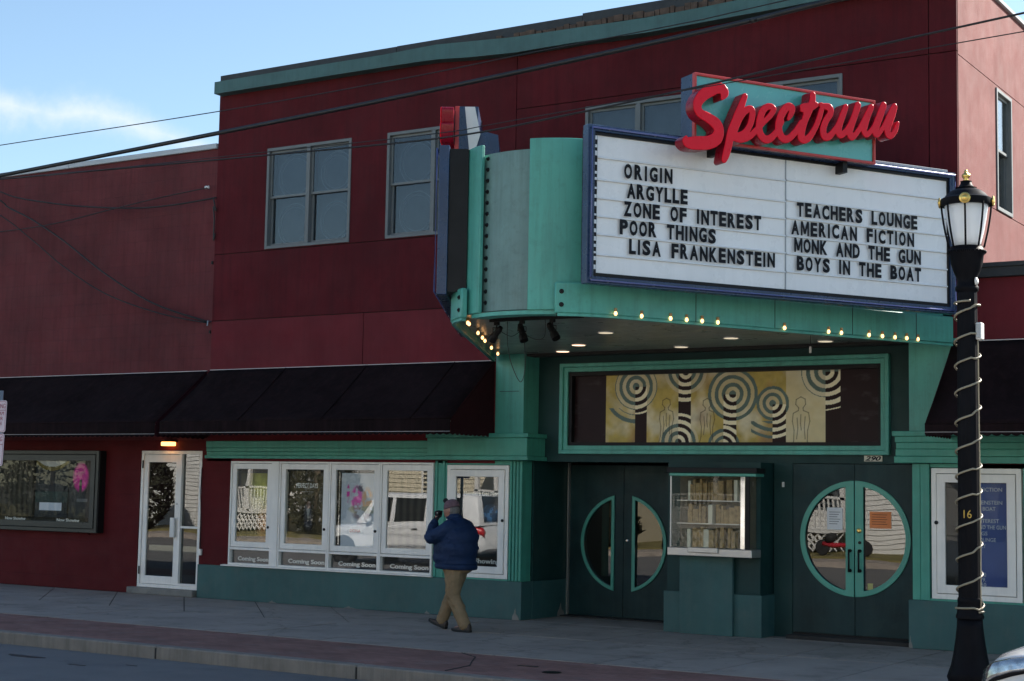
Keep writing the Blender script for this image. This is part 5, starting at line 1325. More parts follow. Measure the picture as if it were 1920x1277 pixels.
# ================================================================== PARKING SIGN at the left edge
PS = thing('parking_sign', 'white and maroon parking sign cut by the left edge of the photo', 'parking sign', (-16.66, -5.42, 0))
tubes('post', M['galv'], PS, [(-16.66, -5.36, -.02), (-16.64, -5.36, 3.0)], .028, 10)
def plate(x0, x1, z0, z1, lines, tilt):
    fr = lambda x, y, z: (x + (z - 2.5) * tilt, y, z)
    def rr(a, b_, c, d, r):
        o = []
        for (cx, cz, s) in ((b_ - r, c + r, -90), (b_ - r, d - r, 0), (a + r, d - r, 90), (a + r, c + r, 180)):
            for k in range(5): t = R_(s + 90 * k / 4); o.append((cx + r * math.cos(t), cz + r * math.sin(t)))
        return o
    p = place_mesh('plate', loops_mesh([rr(x0, x1, z0, z1, .035)], .004), M['signface'], PS, lambda a, b_, d: fr(a, -5.402 + d, b_))
    place_mesh('border', loops_mesh([rr(x0 + .012, x1 - .012, z0 + .012, z1 - .012, .028), rr(x0 + .017, x1 - .017, z0 + .017, z1 - .017, .024)], .001), M['signred'], p, lambda a, b_, d: fr(a, -5.405 + d, b_))
    for s, a, b_, c, d in lines:
        if s == '-': bx('rule', M['signred'], p, a, b_, -5.4065, -5.4045, c, d, fr=fr)
        else: text_on('lettering', s, M['signred'], p, a, b_, c, d, -5.4045, bold=.0, fr=fr)
plate(-16.79, -16.482, 2.455, 2.868, [('PARKING', -16.775, -16.508, 2.765, 2.825), ('-', -16.775, -16.50, 2.738, 2.745), ('8AM-AM', -16.765, -16.525, 2.675, 2.725), ('5PM OR', -16.765, -16.54, 2.61, 2.66), ('MON', -16.70, -16.56, 2.545, 2.595)], .03)
plate(-16.79, -16.492, 2.02, 2.44, [('PARKING', -16.775, -16.525, 2.34, 2.40), ('-', -16.775, -16.515, 2.295, 2.302)], .03)

# ================================================================== CABLES
def cable_thing(label, pts, r, name='overhead_cable'):
    o = MB().tube(spline(pts, 6), r, 6).build(name, M['wire'], None, smooth=True)
    return tag(o, label, 'cable', 'overhead cables along the street')
def ext(pts, dl=6.0, dr=8.0):
    a, b_ = Vector(pts[0]), Vector(pts[1]); c, d = Vector(pts[-2]), Vector(pts[-1])
    return [tuple(a + (a - b_).normalized() * dl)] + pts + [tuple(d + (d - c).normalized() * dr)]
cable_thing('thick black bundle of overhead cable, the heaviest of those crossing the facade', ext([(-16.4, -5.75, 5.75), (-12.57, -5.75, 5.905), (-9.79, -5.75, 6.03), (-7.69, -5.75, 6.145), (-5.97, -5.75, 6.255), (-5.12, -5.75, 6.33)]), .025)
cable_thing('thinner cable lashed just above the thick black bundle', ext([(-16.4, -5.72, 5.775), (-12.57, -5.72, 5.935), (-9.79, -5.72, 6.055), (-7.69, -5.72, 6.17), (-5.97, -5.72, 6.285), (-5.12, -5.72, 6.36)]), .008)
cable_thing('thin topmost cable crossing the sky and the green cornice', ext([(-16.61, -5.6, 6.20), (-12.73, -5.6, 6.21), (-10.05, -5.6, 6.265), (-8.42, -5.6, 6.33), (-6.59, -5.6, 6.39), (-5.66, -5.6, 6.45)]), .006)
cable_thing('medium cable passing in front of the red script sign', ext([(-16.21, -5.9, 5.66), (-11.89, -5.9, 5.53), (-9.32, -5.9, 5.47), (-7.84, -5.9, 5.54), (-6.5, -5.9, 5.64), (-5.37, -5.9, 5.745), (-4.38, -5.9, 5.83), (-3.37, -5.9, 5.91)]), .010)
cable_thing('faint cable running close above the medium cable', ext([(-12.3, -5.95, 5.56), (-9.32, -5.95, 5.51), (-7.6, -5.95, 5.575)], 3, 12), .005)
def drop(label, pts, r=.010): 
    o = MB().tube(spline(pts, 6), r, 6).build('service_cable', M['wire'], None, smooth=True)
    return tag(o, label, 'cable', 'service cables to the plum wall')
drop('service cable sagging along the plum wall to the upper corner hook', [(-24.6, -1.0, 7.35), (-23.2, -.5, 7.09), (-22.61, -.35, 6.9), (-21.97, -.3, 6.77), (-21.07, -.2, 6.63), (-19.76, -.2, 6.49), (-18.76, -.2, 6.47), (-18.0, -.05, 6.55)], .013)
drop('thin service cable rising to the top white insulator by the theater corner', [(-24.6, -.5, 6.3), (-23.14, -.2, 6.33), (-21.73, -.2, 6.37), (-20.4, -.2, 6.5), (-19.14, -.2, 6.62), (-18.14, -.1, 6.72)], .009)
drop('upper of two cables sloping down to the lower hook on the plum wall', [(-24.6, -1.0, 7.9), (-23.18, -.3, 6.95), (-22.96, -.2, 6.77), (-22.3, -.2, 6.49), (-21.44, -.2, 6.04), (-20.34, -.2, 5.38), (-19.17, -.2, 4.82), (-18.1, -.05, 4.49)], .015)
drop('lower of two cables sloping down to the lower hook on the plum wall', [(-24.6, -1.0, 7.5), (-23.16, -.3, 6.67), (-22.27, -.2, 6.12), (-21.41, -.2, 5.58), (-20.32, -.2, 5.04), (-19.03, -.2, 4.65), (-18.1, -.05, 4.47)], .011)
o = MB().tube(spline([(-18.06, -.06, 6.55), (-18.02, -.07, 6.45), (-18.0, -.05, 6.33), (-18.06, -.05, 6.40), (-18.03, -.05, 6.2), (-18.04, -.04, 5.85), (-18.0, -.05, 5.95)]), .012, 6).build('cable_coil', M['wire'], None, smooth=True)
tag(o, 'short coil of slack black cable hanging below the upper corner hook', 'cable')
MB().lathe([(.02, 0), (.03, .02), (.018, .05), (.028, .08), (0, .09)], (0, 0, 0), 10, axis=lambda x, y, z: (-18.22 + z, -.09 + x, 6.73 + y)).build('insulator', M['whitep'], LB)
MB().tube([(-18.08, .02, 4.50), (-18.08, -.06, 4.50), (-18.08, -.07, 4.42)], .012, 6).build('cable_hook', M['galv'], LB)
for z in (5.45, 4.3): bx('wall_anchor', M['blackm'], LB, -18.10, -18.07, -.01, .011, z, z + .05)

# ================================================================== PERSON
PX, PY = -11.72, -2.0
W = lambda f, s, z: Vector((PX - f, PY - s, z))
def blob_mesh(items, voxel=0.014, smooth_it=4, tex=None):
    bm = bmesh.new()
    for it in items:
        if it[0] == 'e':
            _, c, r, *rot = it
            mtx = Matrix.Translation(W(*c)) @ (Matrix.Rotation(rot[0], 4, 'Y') if rot else Matrix.Identity(4)) @ Matrix.Diagonal((r[0], r[1], r[2], 1))
            bmesh.ops.create_icosphere(bm, subdivisions=3, radius=1.0, matrix=mtx)
        else:
            _, a, ra, b_, rb = it
            A, B = W(*a), W(*b_); n = max(2, int((B - A).length / (min(ra, rb) * .35)))
            for i in range(n + 1):
                t = i / n
                bmesh.ops.create_icosphere(bm, subdivisions=2, radius=ra + (rb - ra) * t, matrix=Matrix.Translation(A.lerp(B, t)))
    me = bpy.data.meshes.new('b'); bm.to_mesh(me); bm.free()
    o = bpy.data.objects.new('b', me); COL.objects.link(o)
    md = o.modifiers.new('r', 'REMESH'); md.mode = 'VOXEL'; md.voxel_size = voxel
    ms = o.modifiers.new('s', 'SMOOTH'); ms.iterations = smooth_it; ms.factor = .5
    dg = bpy.context.evaluated_depsgraph_get(); dg.update()
    r = bpy.data.meshes.new_from_object(o.evaluated_get(dg))
    bpy.data.objects.remove(o)
    r.shade_smooth(); return r
def wear(name, me, m, parent, wr=0.0, ws=9.0, fold=None):
    off = root_loc(parent)
    from mathutils import noise as nz_
    for v in me.vertices:
        if wr:
            n = nz_.fractal(v.co * ws, 0.8, 2.0, 3) * wr
            if fold: n += math.sin(v.co.z * fold[0] + nz_.noise(v.co * 4) * 4) * fold[1]
            v.co += v.normal * n
        v.co -= off
    me.name = name
    return link(name, me, parent, m)
PE = thing('person', 'person in navy jacket, khaki trousers and striped pompom hat walking left', 'person', (PX, PY, 0))
# body: one continuous figure under the clothes
hd = (.085, .0, 1.565)
body = [('e', hd, (.098, .078, .115)), ('e', (.125, 0, 1.53), (.070, .062, .080)), ('c', (.15, 0, 1.485), .035, (.10, 0, 1.47), .05), ('e', (.192, 0, 1.548), (.020, .014, .022)), ('e', (.172, 0, 1.515), (.018, .030, .012)),
        ('e', (.165, 0, 1.60), (.02, .055, .015)), ('e', (.065, .080, 1.555), (.022, .012, .032)), ('e', (.065, -.080, 1.555), (.022, .012, .032)),
        ('c', (.06, 0, 1.50), .062, (.02, 0, 1.38), .075), ('c', (0, 0, 1.30), .17, (-.02, 0, 1.0), .19), ('c', (-.02, 0, 1.0), .19, (-.02, 0, .85), .16),
        ('c', (0, .17, 1.33), .07, (.24, .22, 1.20), .052), ('c', (.24, .22, 1.20), .052, (.265, .11, 1.40), .035), ('e', (.25, .09, 1.455), (.030, .035, .045)),
        ('c', (0, -.17, 1.33), .07, (.02, -.26, 1.06), .052), ('c', (.02, -.26, 1.06), .052, (.14, -.22, .90), .035), ('e', (.17, -.21, .87), (.03, .035, .045)),
        ('c', (-.02, .09, .84), .10, (-.05, .09, .46), .06), ('c', (-.05, .09, .46), .06, (-.225, .09, .10), .04), ('c', (-.225, .09, .07), .04, (-.09, .09, .04), .03),
        ('c', (-.02, -.09, .84), .10, (.11, -.08, .46), .06), ('c', (.11, -.08, .46), .06, (.21, -.08, .12), .04), ('c', (.21, -.08, .09), .04, (.33, -.08, .09), .03)]
wear('body', blob_mesh(body, .011, 3), M['skin'], PE)
for s in (1, -1):
    e_ = MB().lathe([(0, -.012), (.009, -.008), (.012, 0), (.009, .008), (0, .012)], tuple(W(.168, .03 * s, 1.567)), 10).build('eye', M['letter'], PE)
wear('hair', blob_mesh([('e', (.055, 0, 1.555), (.088, .086, .075)), ('e', (.03, 0, 1.52), (.055, .066, .05))], .010, 2), M['hair'], PE, .003, 60)
jk = [('e', (.0, 0, 1.05), (.305, .285, .24)), ('e', (-.03, 0, 1.20), (.275, .275, .22)), ('e', (.02, 0, .945), (.295, .275, .16)), ('e', (-.01, 0, .875), (.285, .265, .075)), ('e', (-.02, 0, 1.33), (.20, .24, .13)),
      ('c', (-.03, .17, 1.335), .105, (-.03, -.17, 1.335), .105), ('c', (.0, 0, 1.40), .105, (.035, 0, 1.455), .088),
      ('c', (.0, .20, 1.31), .105, (.12, .235, 1.235), .100), ('c', (.12, .235, 1.235), .10, (.235, .235, 1.20), .090), ('c', (.235, .235, 1.20), .090, (.265, .15, 1.335), .066), ('c', (.265, .15, 1.335), .066, (.270, .115, 1.385), .058),
      ('c', (-.02, -.21, 1.31), .105, (.01, -.27, 1.08), .092), ('c', (.01, -.27, 1.08), .092, (.12, -.24, .93), .075)]
wear('jacket', blob_mesh(jk, .013, 6), M['jacket'], PE, .0115, 8, (38, .0055))
hem = [('c', (.0, 0, .845), .0, (0, 0, .845), .0)]
MB().lathe([(.262, .795), (.275, .80), (.283, .83), (.276, .86), (.24, .87)], (0, 0, 0), 40, axis=lambda x, y, z: tuple(W(-.01 + x * 1.02, y * .95, z + .03 * x))).build('jacket_hem', M['jacket'], PE, smooth=True)
MB().tube([W(.04, 0, 1.45) + Vector((.088 * math.cos(t), .082 * math.sin(t), .012 * math.cos(t) + .015)) for t in [2 * math.pi * k / 24 for k in range(25)]], .017, 8).build('collar', M['jacket'], PE, smooth=True)
tr = [('c', (-.03, .085, .86), .155, (-.05, .10, .70), .128), ('c', (-.05, .10, .70), .128, (-.04, .10, .46), .095), ('c', (-.04, .10, .46), .093, (-.165, .095, .21), .086), ('c', (-.165, .095, .21), .086, (-.222, .09, .095), .082),
      ('c', (-.0, -.085, .86), .15, (.04, -.09, .68), .122), ('c', (.04, -.09, .68), .122, (.105, -.085, .46), .09), ('c', (.105, -.085, .46), .09, (.195, -.08, .25), .082), ('c', (.195, -.08, .25), .082, (.245, -.08, .13), .078),
      ('e', (-.12, 0, .84), (.13, .18, .11))]
wear('trousers', blob_mesh(tr, .012, 5), M['trousers'], PE, .010, 8, (42, .006))
def shoe(f0, s0, z0, tilt):
    def S(f, s, z):
        c, s_ = math.cos(tilt), math.sin(tilt)
        return W(f0 + f * c - z * s_, s0 + s, z0 + z * c + f * s_)
    out = []
    prof = [(-.085, .035), (-.06, .043), (0, .042), (.08, .050), (.14, .050), (.185, .040), (.208, .018)]
    pl = [(f, w) for f, w in prof] + [(f, -w) for f, w in prof[::-1]]
    so = MB().prism(pl, lambda p, t: tuple(S(p[0], p[1], t + (.012 if p[0] > .17 else 0))), 0.0, 0.030).build('sole', M['sole'], None, .004)
    up = MB(); n = 14; st = [(-.082, .030, .095), (-.065, .038, .115), (-.02, .042, .118), (.03, .044, .098), (.09, .047, .070), (.14, .046, .058), (.18, .036, .048), (.200, .016, .036)]
    for f, w, h in st:
        for k in range(n):
            a = math.pi * k / (n - 1); up.v.append(tuple(S(f, w * math.cos(a) ** 1 if abs(math.cos(a)) > 1e-6 else 0, .028 + (h - .028) * math.sin(a) ** .7 if k not in (0, n - 1) else .028)))
    for i in range(len(st) - 1):
        for k in range(n - 1):
            a = i * n + k; up.f.append((a, a + 1, a + n + 1, a + n)); up.mi.append(0)
    up.f += [tuple(range(n)), tuple(range(len(st) * n - 1, len(st) * n - n - 1, -1))]; up.mi += [0, 0]
    u = up.build('shoe', M['shoe'], PE, smooth=True)
    so.parent = u
    off = root_loc(u)
    for v in so.data.vertices: v.co -= off
    for k in range(3):
        MB().tube([S(.055 + .022 * k, .026, .095 - .008 * k), S(.055 + .022 * k, 0, .108 - .010 * k), S(.055 + .022 * k, -.026, .095 - .008 * k)], .004, 5).build('lace', M['sole'], u, smooth=True)
shoe(-.235, .09, 0.002, 0.0)
shoe(.265, -.08, 0.028, .30)
# knitted hat in bands, pompom tipped forward
hc = W(.072, 0, 1.575); ht = R_(-16)
def hax(x, y, z):
    v = Matrix.Rotation(ht, 3, 'Y') @ Vector((x * 1.13, y * .95, z)); return tuple(hc + v)
mbh = MB(); prof = [(.094, .005), (.100, .012), (.100, .022), (.099, .032), (.098, .042), (.096, .052), (.093, .062), (.088, .074), (.080, .087), (.068, .100), (.050, .112), (.028, .119), (0, .121)]
mbh.lathe(prof, (0, 0, 0), 28, .04, 14, axis=hax)
for i in range(len(mbh.f)):
    row = i // 28
    mbh.mi[i] = 1 if row in (1, 3, 5, 8) else 0
mbh.build('hat', [M['knit'], M['knit2']], PE, smooth=True)
wear('pompom', blob_mesh([('e', (.165, .015, 1.675), (.036, .036, .034))], .008, 1), M['gloves'], PE, .008, 55)
# gloved left hand with separate fingers closed round a small black camera at the face
hb = (.25, .085, 1.455)
gl = [('c', (.268, .105, 1.41), .038, (.252, .09, 1.45), .036), ('e', (.248, .085, 1.468), (.026, .034, .042))]
for k, (ds, L) in enumerate(((-.030, .030), (-.010, .036), (.010, .034), (.028, .026))):
    b0 = (.258, .085 + ds, 1.498); b1 = (.255 + .006, .085 + ds, 1.498 + L); b2 = (.225, .085 + ds, 1.506 + L); b3 = (.205, .085 + ds, 1.495 + L)
    gl += [('c', b0, .0125, b1, .0115), ('c', b1, .0115, b2, .0105), ('c', b2, .0105, b3, .0095)]
gl += [('c', (.238, .055, 1.455), .014, (.215, .045, 1.475), .013), ('c', (.215, .045, 1.475), .013, (.202, .052, 1.498), .011)]
wear('glove', blob_mesh(gl, .0055, 2), M['gloves'], PE, .0015, 60)
gl2 = [('c', (.13, -.235, .91), .04, (.165, -.22, .86), .036), ('e', (.175, -.215, .845), (.03, .036, .042))]
for k, ds in enumerate((-.026, -.009, .009, .025)):
    gl2 += [('c', (.185, -.215 + ds, .815), .012, (.200, -.215 + ds, .785), .011), ('c', (.20, -.215 + ds, .785), .011, (.19, -.213 + ds, .757), .009)]
gl2 += [('c', (.195, -.19, .85), .013, (.212, -.185, .815), .011)]
wear('glove', blob_mesh(gl2, .006, 2), M['gloves'], PE, .0015, 60)
cmr = thing('camera', 'small black camera held to the face of the walking person', 'camera', tuple(W(.222, .07, 1.50)))
frc = lambda x, y, z: tuple(W(x, y, z))
bx('camera_body', M['blackm'], cmr, .208, .240, .020, .120, 1.480, 1.545, .005, frc)
MB().lathe([(.022, 0), (.022, .03), (.018, .032), (0, .028)], (0, 0, 0), 16, axis=lambda x, y, z: tuple(W(.2415 + z, .05 + x, 1.51 + y))).build('camera_lens', M['blackm'], cmr)
bx('strap_loop', M['whitep'], cmr, .212, .236, .1205, .1235, 1.512, 1.517, 0, frc)

# ================================================================== CARS
def car(name, label, cat, xf, yc, L, Wd, Hh, paint, suv, zr=-0.142, rear_lens=None):
    t = thing(name, label, cat, (xf + L / 2, yc, zr))
    hwid = Wd / 2
    up = .10 if suv else (.09 if xf > -5 else 0.0)
    key = [0, .012, .03, .06, .11, .18, .27, .35, .55, .78, .90, .96, .99, 1]
    hw = [.66, .76, .84, .91, .965, .985, 1, 1, 1, .99, .97, .92, .84, .70]
    zb = [.40, .34, .29, .25, .23, .22, .21, .21, .21, .22, .25, .30, .36, .42]
    zs = [.60, .69, .76, .80, .835, .87, .91, .93, .96, .98, .98, .96, .90, .72]
    zc = [.63, .73, .81, .86, .90, .945, .985, 1.0, 1.0, 1.03, 1.03, 1.0, .94, .75]
    def ev(s):
        f = lambda a: float(np.interp(s, key, a))
        return f(hw) * hwid, f(zb) + up, f(zs) + up, f(zc) + up
    def pt(s, q, o=0.0):
        w, b_, zz, c = ev(s)
        P = [(w * .93, b_), (w * .99, b_ + .12), (w, b_ + (zz - b_) * .5), (w * .995, zz - .10), (w * .975, zz - .03), (w * .92, zz + .01), (w * .70, zz + (c - zz) * .75), (w * .4, c - .003), (0, c)]
        k = q * (len(P) - 1); i = min(int(k), len(P) - 2); u = k - i
        y = P[i][0] + (P[i + 1][0] - P[i][0]) * u; z = P[i][1] + (P[i + 1][1] - P[i][1]) * u
        return y, z
    def surf(s, q, side, o=0.0):
        y, z = pt(s, q)
        p = Vector((xf + s * L, yc + side * y, zr + z))
        if o:
            e = 1e-3
            y2, z2 = pt(min(1, s + e), q); y1, z1 = pt(max(0, s - e), q); y4, z4 = pt(s, min(1, q + .02)); y3, z3 = pt(s, max(0, q - .02))
            a = Vector(((min(1, s + e) - max(0, s - e)) * L, side * (y2 - y1), z2 - z1)); b_ = Vector((0, side * (y4 - y3), z4 - z3))
            n = a.cross(b_)
            if n.length > 0: n.normalize()
            if n.dot(Vector((-.4 if s < .1 else 0, side, .2))) < 0: n = -n
            p = p + n * o
        return p
    def patch(nm, m, par, s0, s1, q0, q1, side, o, ns=10, nq=6, skew=0.0):
        mb = MB()
        for i in range(ns + 1):
            for j in range(nq + 1):
                u = i / ns; v = j / nq
                mb.v.append(tuple(surf(s0 + (s1 - s0) * u, q0 + (q1 - q0) * v + skew * u * (1 - v), side, o)))
        for i in range(ns):
            for j in range(nq):
                a = i * (nq + 1) + j; mb.f.append((a, a + 1, a + nq + 2, a + nq + 1)); mb.mi.append(0)
        ob = mb.build(nm, m, par, smooth=True)
        md = ob.modifiers.new('s', 'SOLIDIFY'); md.thickness = .012; md.offset = 0
        return ob
    S_ = sorted(set(list(np.linspace(0, 1, 44)) + [.006, .012, .02, .03, .045, .06, .08, .95, .97, .985]))
    Q = np.linspace(0, 1, 25); mb = MB()
    for s in S_:
        for q in Q: mb.v.append(tuple(surf(s, q, -1)))
        for q in Q[::-1][1:]: mb.v.append(tuple(surf(s, q, 1)))
    n = 2 * len(Q) - 1
    for i in range(len(S_) - 1):
        for k in range(n - 1):
            a = i * n + k; mb.f.append((a, a + 1, a + n + 1, a + n)); mb.mi.append(0)
        a = i * n; mb.f.append((a + n - 1, a, a + n, a + 2 * n - 1)); mb.mi.append(0)
    mb.f += [tuple(range(n - 1, -1, -1)), tuple(range((len(S_) - 1) * n, len(S_) * n))]; mb.mi += [0, 0]
    mb.build('body', M[paint], t, smooth='auto')
    # greenhouse
    zt = Hh; base = 1.0 + up
    cab = [(.30, base - .03, .90), (.40, zt - .10, .80), (.47, zt - .015, .77), (.60, zt, .76), (.74, zt - .02, .76), (.86, zt - .10, .76), (.95 if suv else .90, base, .85)] if not suv else \
          [(.24, base - .03, .92), (.33, zt - .10, .84), (.40, zt - .01, .82), (.6, zt, .82), (.85, zt - .02, .81), (.95, zt - .08, .80), (.985, base, .88)]
    mb = MB()
    for s, z, w in cab:
        y = w * hwid
        for side in (-1, 1): mb.v += [(xf + s * L, yc + side * hwid * .93, zr + base - .04), (xf + s * L, yc + side * y, zr + max(z - .05, base - .03)), (xf + s * L, yc + side * (y - .10), zr + z)]
    for i in range(len(cab) - 1):
        a, b_ = i * 6, i * 6 + 6
        mb.f += [(a, a + 1, b_ + 1, b_), (a + 1, a + 2, b_ + 2, b_ + 1), (a + 2, a + 5, b_ + 5, b_ + 2), (a + 5, a + 4, b_ + 4, b_ + 5), (a + 4, a + 3, b_ + 3, b_ + 4)]
    mb.f += [(0, 1, 2, 5, 4, 3), tuple(len(mb.v) - 6 + k for k in (3, 4, 5, 2, 1, 0))]; mb.mi = [0] * len(mb.f)
    mb.build('cabin', M[paint], t, .02, smooth='auto')
    # glazing: side lights set just proud of the cabin side, screens front and back
    def side_glass(sa0, sa1, sb0, sb1):
        for side in (-1, 1):
            zl, zu = base + .015, zt - .13
            def yy(z): return hwid * (.93 + (.77 - .93 if not suv else .82 - .93) * (z - base) / (zt - .05 - base)) + .012
            v = [(xf + sa0 * L, yc + side * yy(zl), zr + zl), (xf + sb0 * L, yc + side * yy(zl), zr + zl), (xf + sb1 * L, yc + side * yy(zu), zr + zu), (xf + sa1 * L, yc + side * yy(zu), zr + zu)]
            w_ = [(x, y - side * .02, z) for x, y, z in v]
            MB().add(v + w_, [(0, 1, 2, 3), (7, 6, 5, 4), (0, 1, 5, 4), (1, 2, 6, 5), (2, 3, 7, 6), (3, 0, 4, 7)]).build('side_window', M['carglass'], t, .004)
    if suv: side_glass(.30, .355, .45, .455); side_glass(.475, .475, .665, .67); side_glass(.69, .69, .90, .87)
    else: side_glass(.36, .43, .56, .56); side_glass(.58, .58, .76, .72)
    c0, c1 = cab[0], cab[1]
    for (sa, za, wa), (sb, zb2, wb), o in ((cab[0], cab[1], -.012), (cab[-1], cab[-2], .012)):
        v = [(xf + sa * L + o, yc - hwid * wa * .86, zr + za + .05), (xf + sa * L + o, yc + hwid * wa * .86, zr + za + .05), (xf + sb * L + o, yc + hwid * wb * .80, zr + zb2 - .02), (xf + sb * L + o, yc - hwid * wb * .80, zr + zb2 - .02)]
        w_ = [(x, y, z + .012) for x, y, z in v]
        MB().add(v + w_, [(0, 1, 2, 3), (7, 6, 5, 4), (0, 1, 5, 4), (1, 2, 6, 5), (2, 3, 7, 6), (3, 0, 4, 7)]).build('windscreen', M['carglass'], t)
    for side in (-1, 1):
        h = patch('headlight', M['blackm'], t, .010, .115, .335, .565, side, .006, 14, 6, .05)
        patch('headlight_reflector', M['lamp_in'], h, .014, .092, .355, .55, side, .016, 12, 6, .04)
        patch('turn_signal', M['amber'], h, .094, .112, .40, .55, side, .016, 4, 5, .02)
        patch('tail_light', M['redlens'], t, .955, .995, .35, .60, side, .008, 8, 5)
        for s0, s1 in ((.31, .47), (.48, .66)):
            xh = xf + (s1 - .045) * L
            bx('door_handle', M['chrome'] if suv else M[paint], t, xh - .09, xh + .09, yc + side * (hwid + .012) - .02, yc + side * (hwid + .012) + .02, zr + .80 + up, zr + .83 + up, .006)
        bx('mirror', M[paint], t, xf + .335 * L - .08, xf + .335 * L + .08, yc + side * (hwid + .10) - .09, yc + side * (hwid + .10) + .09, zr + 1.0 + up, zr + 1.14 + up, .03)
    bx('grille', M['blackm'], t, xf - .012, xf + .05, yc - .48, yc + .48, zr + .47 + up, zr + .60 + up, .012)
    bx('bumper_intake', M['blackm'], t, xf - .004, xf + .08, yc - .45, yc + .45, zr + .40 + up, zr + .455 + up, .012)
    wr_ = .34 if suv else .31
    for s in (.17, .80):
        for side in (-1, 1):
            x = xf + s * L; y = yc + side * (hwid - .10)
            ax = lambda px, py, pz, x=x, y=y, side=side: (x + px, y + side * pz, zr + wr_ + py)
            w_ = MB().lathe([(wr_ * .62, -.10), (wr_ * .95, -.10), (wr_, -.07), (wr_, .07), (wr_ * .95, .115), (wr_ * .66, .112), (wr_ * .64, .09), (wr_ * .62, .09)], (0, 0, 0), 28, axis=ax).build('wheel', M['tyre'], t, smooth='auto')
            MB().lathe([(wr_ * .64, .07), (wr_ * .62, .105), (wr_ * .55, .09), (wr_ * .2, .075), (wr_ * .15, .10), (0, .10)], (0, 0, 0), 28, .10, 5, axis=ax).build('rim', M['steel'], w_)
            MB().lathe([(wr_ * 1.16, -.01), (wr_ * 1.16, .106), (0, .107)], (0, 0, 0), 28, axis=ax).build('wheel_arch', M['blackm'], t)
    return t
car('parked_car', 'white parked car, only its nose and headlight in the lower right corner', 'car', -3.27, -7.12, 4.7, 1.84, 1.50, 'carwhite', False, -0.142)
car('parked_suv', 'white parked sport utility vehicle mirrored in the shop windows', 'car', -26.4, -14.0, 5.1, 2.0, 1.86, 'carwhite', True, -0.142)
car('parked_car', 'grey blue parked saloon mirrored in the listing case glass', 'car', -12.1, -17.2, 4.5, 1.78, 1.45, 'cargrey', False, -0.142)

# ================================================================== FAR SIDE OF THE STREET (mirrored in the glass)
def house(label, x0, x1, y, h, m, porch=None, name='house'):
    t = thing(name, label, 'house', ((x0 + x1) / 2, y, 0))
    c = .15; n = int(h / c); mb = MB(); D = 9
    prof = []
    for i in range(n): prof += [(.0, i * c + .045), (.045, i * c + .05), (.012, (i + 1) * c + .04)]
    for (ax, bx_, fn) in ((x0, x1, lambda a, o, z: (a, y + o, z)),):
        b = len(mb.v)
        for o, z in prof: mb.v += [fn(ax, o, z), fn(bx_, o, z)]
        for i in range(len(prof) - 1): mb.f.append((b + 2 * i, b + 2 * i + 1, b + 2 * i + 3, b + 2 * i + 2)); mb.mi.append(0)
    mb.box(x0 + .01, x1 - .01, y - D, y - .01, 0, n * c + .04)
    mb.build('siding_wall', M[m], t)
    xm = (x0 + x1) / 2; o_ = .35
    MB().prism([(x0 - o_, h), (x1 + o_, h), (xm, h + (x1 - x0) * .33)], lambda p, q: (p[0], q, p[1]), y + .35, y - D - .3).build('roof', M['roof'], t)
    MB().prism([(x0 + .1, h + .02), (x1 - .1, h + .02), (xm, h + (x1 - x0) * .33 - .35)], lambda p, q: (p[0], q, p[1]), y + .40, y + .36).build('gable', M[m], t)
    nw = max(2, int((x1 - x0) / 3))
    for i in range(nw):
        wx = x0 + (x1 - x0) * (i + .5) / nw
        for z in (1.3, 4.1):
            if z + 1.6 < h + .2:
                f = frame_rect('window', M['siding'], t, wx - .5, wx + .5, z, z + 1.5, .09, y + .005, y + .06)
                bx('pane', M['carglass'], f, wx - .42, wx + .42, y + .021, y + .03, z + .08, z + 1.42)
    if porch:
        px0, px1 = porch
        bx('porch_floor', M['siding'], t, px0, px1, y + .05, y + 2.0, .75, .85)
        mb = MB(); x = px0 + .05
        while x < px1: mb.box(x, x + .05, y + 1.93, y + 1.97, .92, 1.72); x += .14
        mb.box(px0, px1, y + 1.91, y + 1.99, 1.72, 1.79); mb.box(px0, px1, y + 1.91, y + 1.99, .86, .92)
        o = mb.build('railing', M['siding'], t)
        mb = MB(); x = px0
        while x < px1 - .4:
            for dz in (0, .22, .44): mb.tube([(x, y + 1.95, .1 + dz * .3), (x + .45, y + 1.95, .72)], .018, 4); mb.tube([(x + .45, y + 1.94, .1), (x, y + 1.94, .72 - dz * .3)], .018, 4)
            x += .22
        o = mb.build('lattice', M['siding'], t); o['kind'] = 'stuff'
        for px in np.linspace(px0 + .08, px1 - .08, 4): bx('porch_post', M['siding'], t, px - .07, px + .07, y + 1.85, y + 1.99, .86, 2.95)
        bx('porch_roof', M['roof'], t, px0 - .2, px1 + .2, y + .05, y + 2.2, 2.96, 3.08)
    return t
house('white clapboard house with a railed porch across the street', -23.5, -13.5, -27.5, 5.6, 'siding', (-22.5, -17.0))
house('cream clapboard house with a latticed porch across the street', -34.6, -26.6, -27.0, 5.4, 'siding_y', (-29.6, -26.8))
house('long white clapboard house farther left across the street', -48.6, -38.8, -27.6, 5.6, 'siding', (-42.6, -38.9))
house('cream clapboard house behind the photographer across the street', -9.0, 3.0, -29.0, 5.6, 'siding_y')
bx_ = None
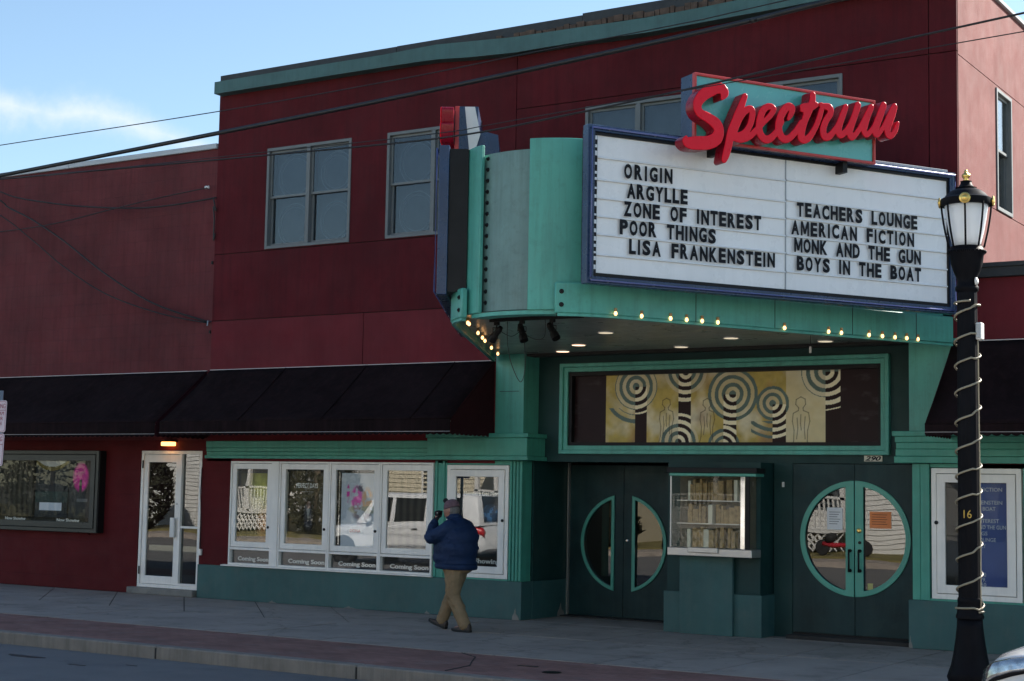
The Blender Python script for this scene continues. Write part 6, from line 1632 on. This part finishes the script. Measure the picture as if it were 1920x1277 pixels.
def bare_tree(x, y, h, seed, label):
    rnd = random.Random(seed)
    t = thing('bare_tree', label, 'tree', (x, y, 0), 'bare trees across the street')
    mb = MB()
    def grow(p, d, L, r, k):
        q = p + d * L * .5 + Vector((rnd.uniform(-.06, .06), rnd.uniform(-.06, .06), 0)) * L
        e = p + d * L
        mb.tube([p, q, e], [r, r * .85, r * .68], 7 if k < 2 else 4, cap=False)
        if k >= 5: return
        for _ in range(3 if k < 3 else 2):
            nd = (d + Vector((rnd.uniform(-.75, .75), rnd.uniform(-.75, .75), rnd.uniform(-.1, .5)))).normalized()
            grow(e, nd, L * rnd.uniform(.60, .82), r * .62, k + 1)
    grow(Vector((x, y, 0)), Vector((0, 0, 1)), h * .28, h * .022, 0)
    mb.build('trunk', M['bark'], t)
bare_tree(-26, -24.6, 10, 3, 'tall bare tree between the white and the cream houses across the street')
bare_tree(-47.5, -25.0, 11, 5, 'tall bare tree in front of the long white house')
bare_tree(-12, -25.5, 9, 8, 'bare tree on the lawn in front of the white house corner')
def evergreen(x, y, r, h, label):
    rnd = random.Random(4)
    t = thing('evergreen_bush', label, 'bush', (x, y, 0))
    mb = MB()
    for i in range(2600):
        a = rnd.uniform(0, 6.283); u = rnd.uniform(-.98, 1); rr = r * math.sqrt(1 - u * u) * rnd.uniform(.75, 1.04) * (1 - .25 * max(0, u))
        c = Vector((x + rr * math.cos(a), y + rr * math.sin(a), h * .5 + u * h * .5))
        d1 = Vector((rnd.uniform(-1, 1), rnd.uniform(-1, 1), rnd.uniform(.2, 1))).normalized() * rnd.uniform(.12, .3); d2 = d1.cross(Vector((rnd.uniform(-1, 1), rnd.uniform(-1, 1), rnd.uniform(-1, 1)))).normalized() * .07
        mb.add([c - d2, c + d2, c + d1], [(0, 1, 2)])
    o = mb.build('foliage', M['yew'], t); o['kind'] = 'stuff'
    tubes('trunk', M['bark'], t, [(x, y, 0), (x, y, h * .6)], .12)
evergreen(-44.2, -24.0, 1.2, 3.4, 'dark rounded evergreen in front of the long white house across the street')
evergreen(-36.7, -25.5, 1.5, 5.5, 'tall dark evergreen filling the gap between the cream and the long white house')
evergreen(-51.5, -26.5, 2.2, 6.5, 'broad dark evergreen beside the long white house across the street')
evergreen(-57.5, -27.5, 3.2, 8.0, 'largest dark evergreen at the far left end of the opposite lawns')
evergreen(-25.0, -23.9, .8, 1.6, 'low dark evergreen at the corner of the white house across the street')
# red scooter on the far lawn, mirrored in the round door
SC = thing('scooter', 'red motor scooter parked on the lawn across the street', 'scooter', (-16.4, -24.0, 0.05))
tubes('frame', M['redtoy'], SC, [(-17.1, -24.0, .45), (-16.7, -24.0, .35), (-16.2, -24.0, .35), (-15.95, -24.0, .9)], .09, 10)
MB().lathe([(0, .45), (.16, .5), (.2, .65), (.14, .78), (0, .8)], (-16.85, -24.0, 0), 14).build('seat', M['sole'], SC, smooth=True)
tubes('handlebar', M['chrome'], SC, [(-15.95, -24.3, 1.0), (-15.95, -24.0, 1.05), (-15.95, -23.7, 1.0)], .02)
for x in (-17.1, -15.8):
    MB().lathe([(.15, -.05), (.25, -.05), (.27, 0), (.25, .05), (.15, .05)], (0, 0, 0), 20, axis=lambda px, py, pz, x=x: (x + px, -24.0 + pz, .32 + py)).build('wheel', M['tyre'], SC)
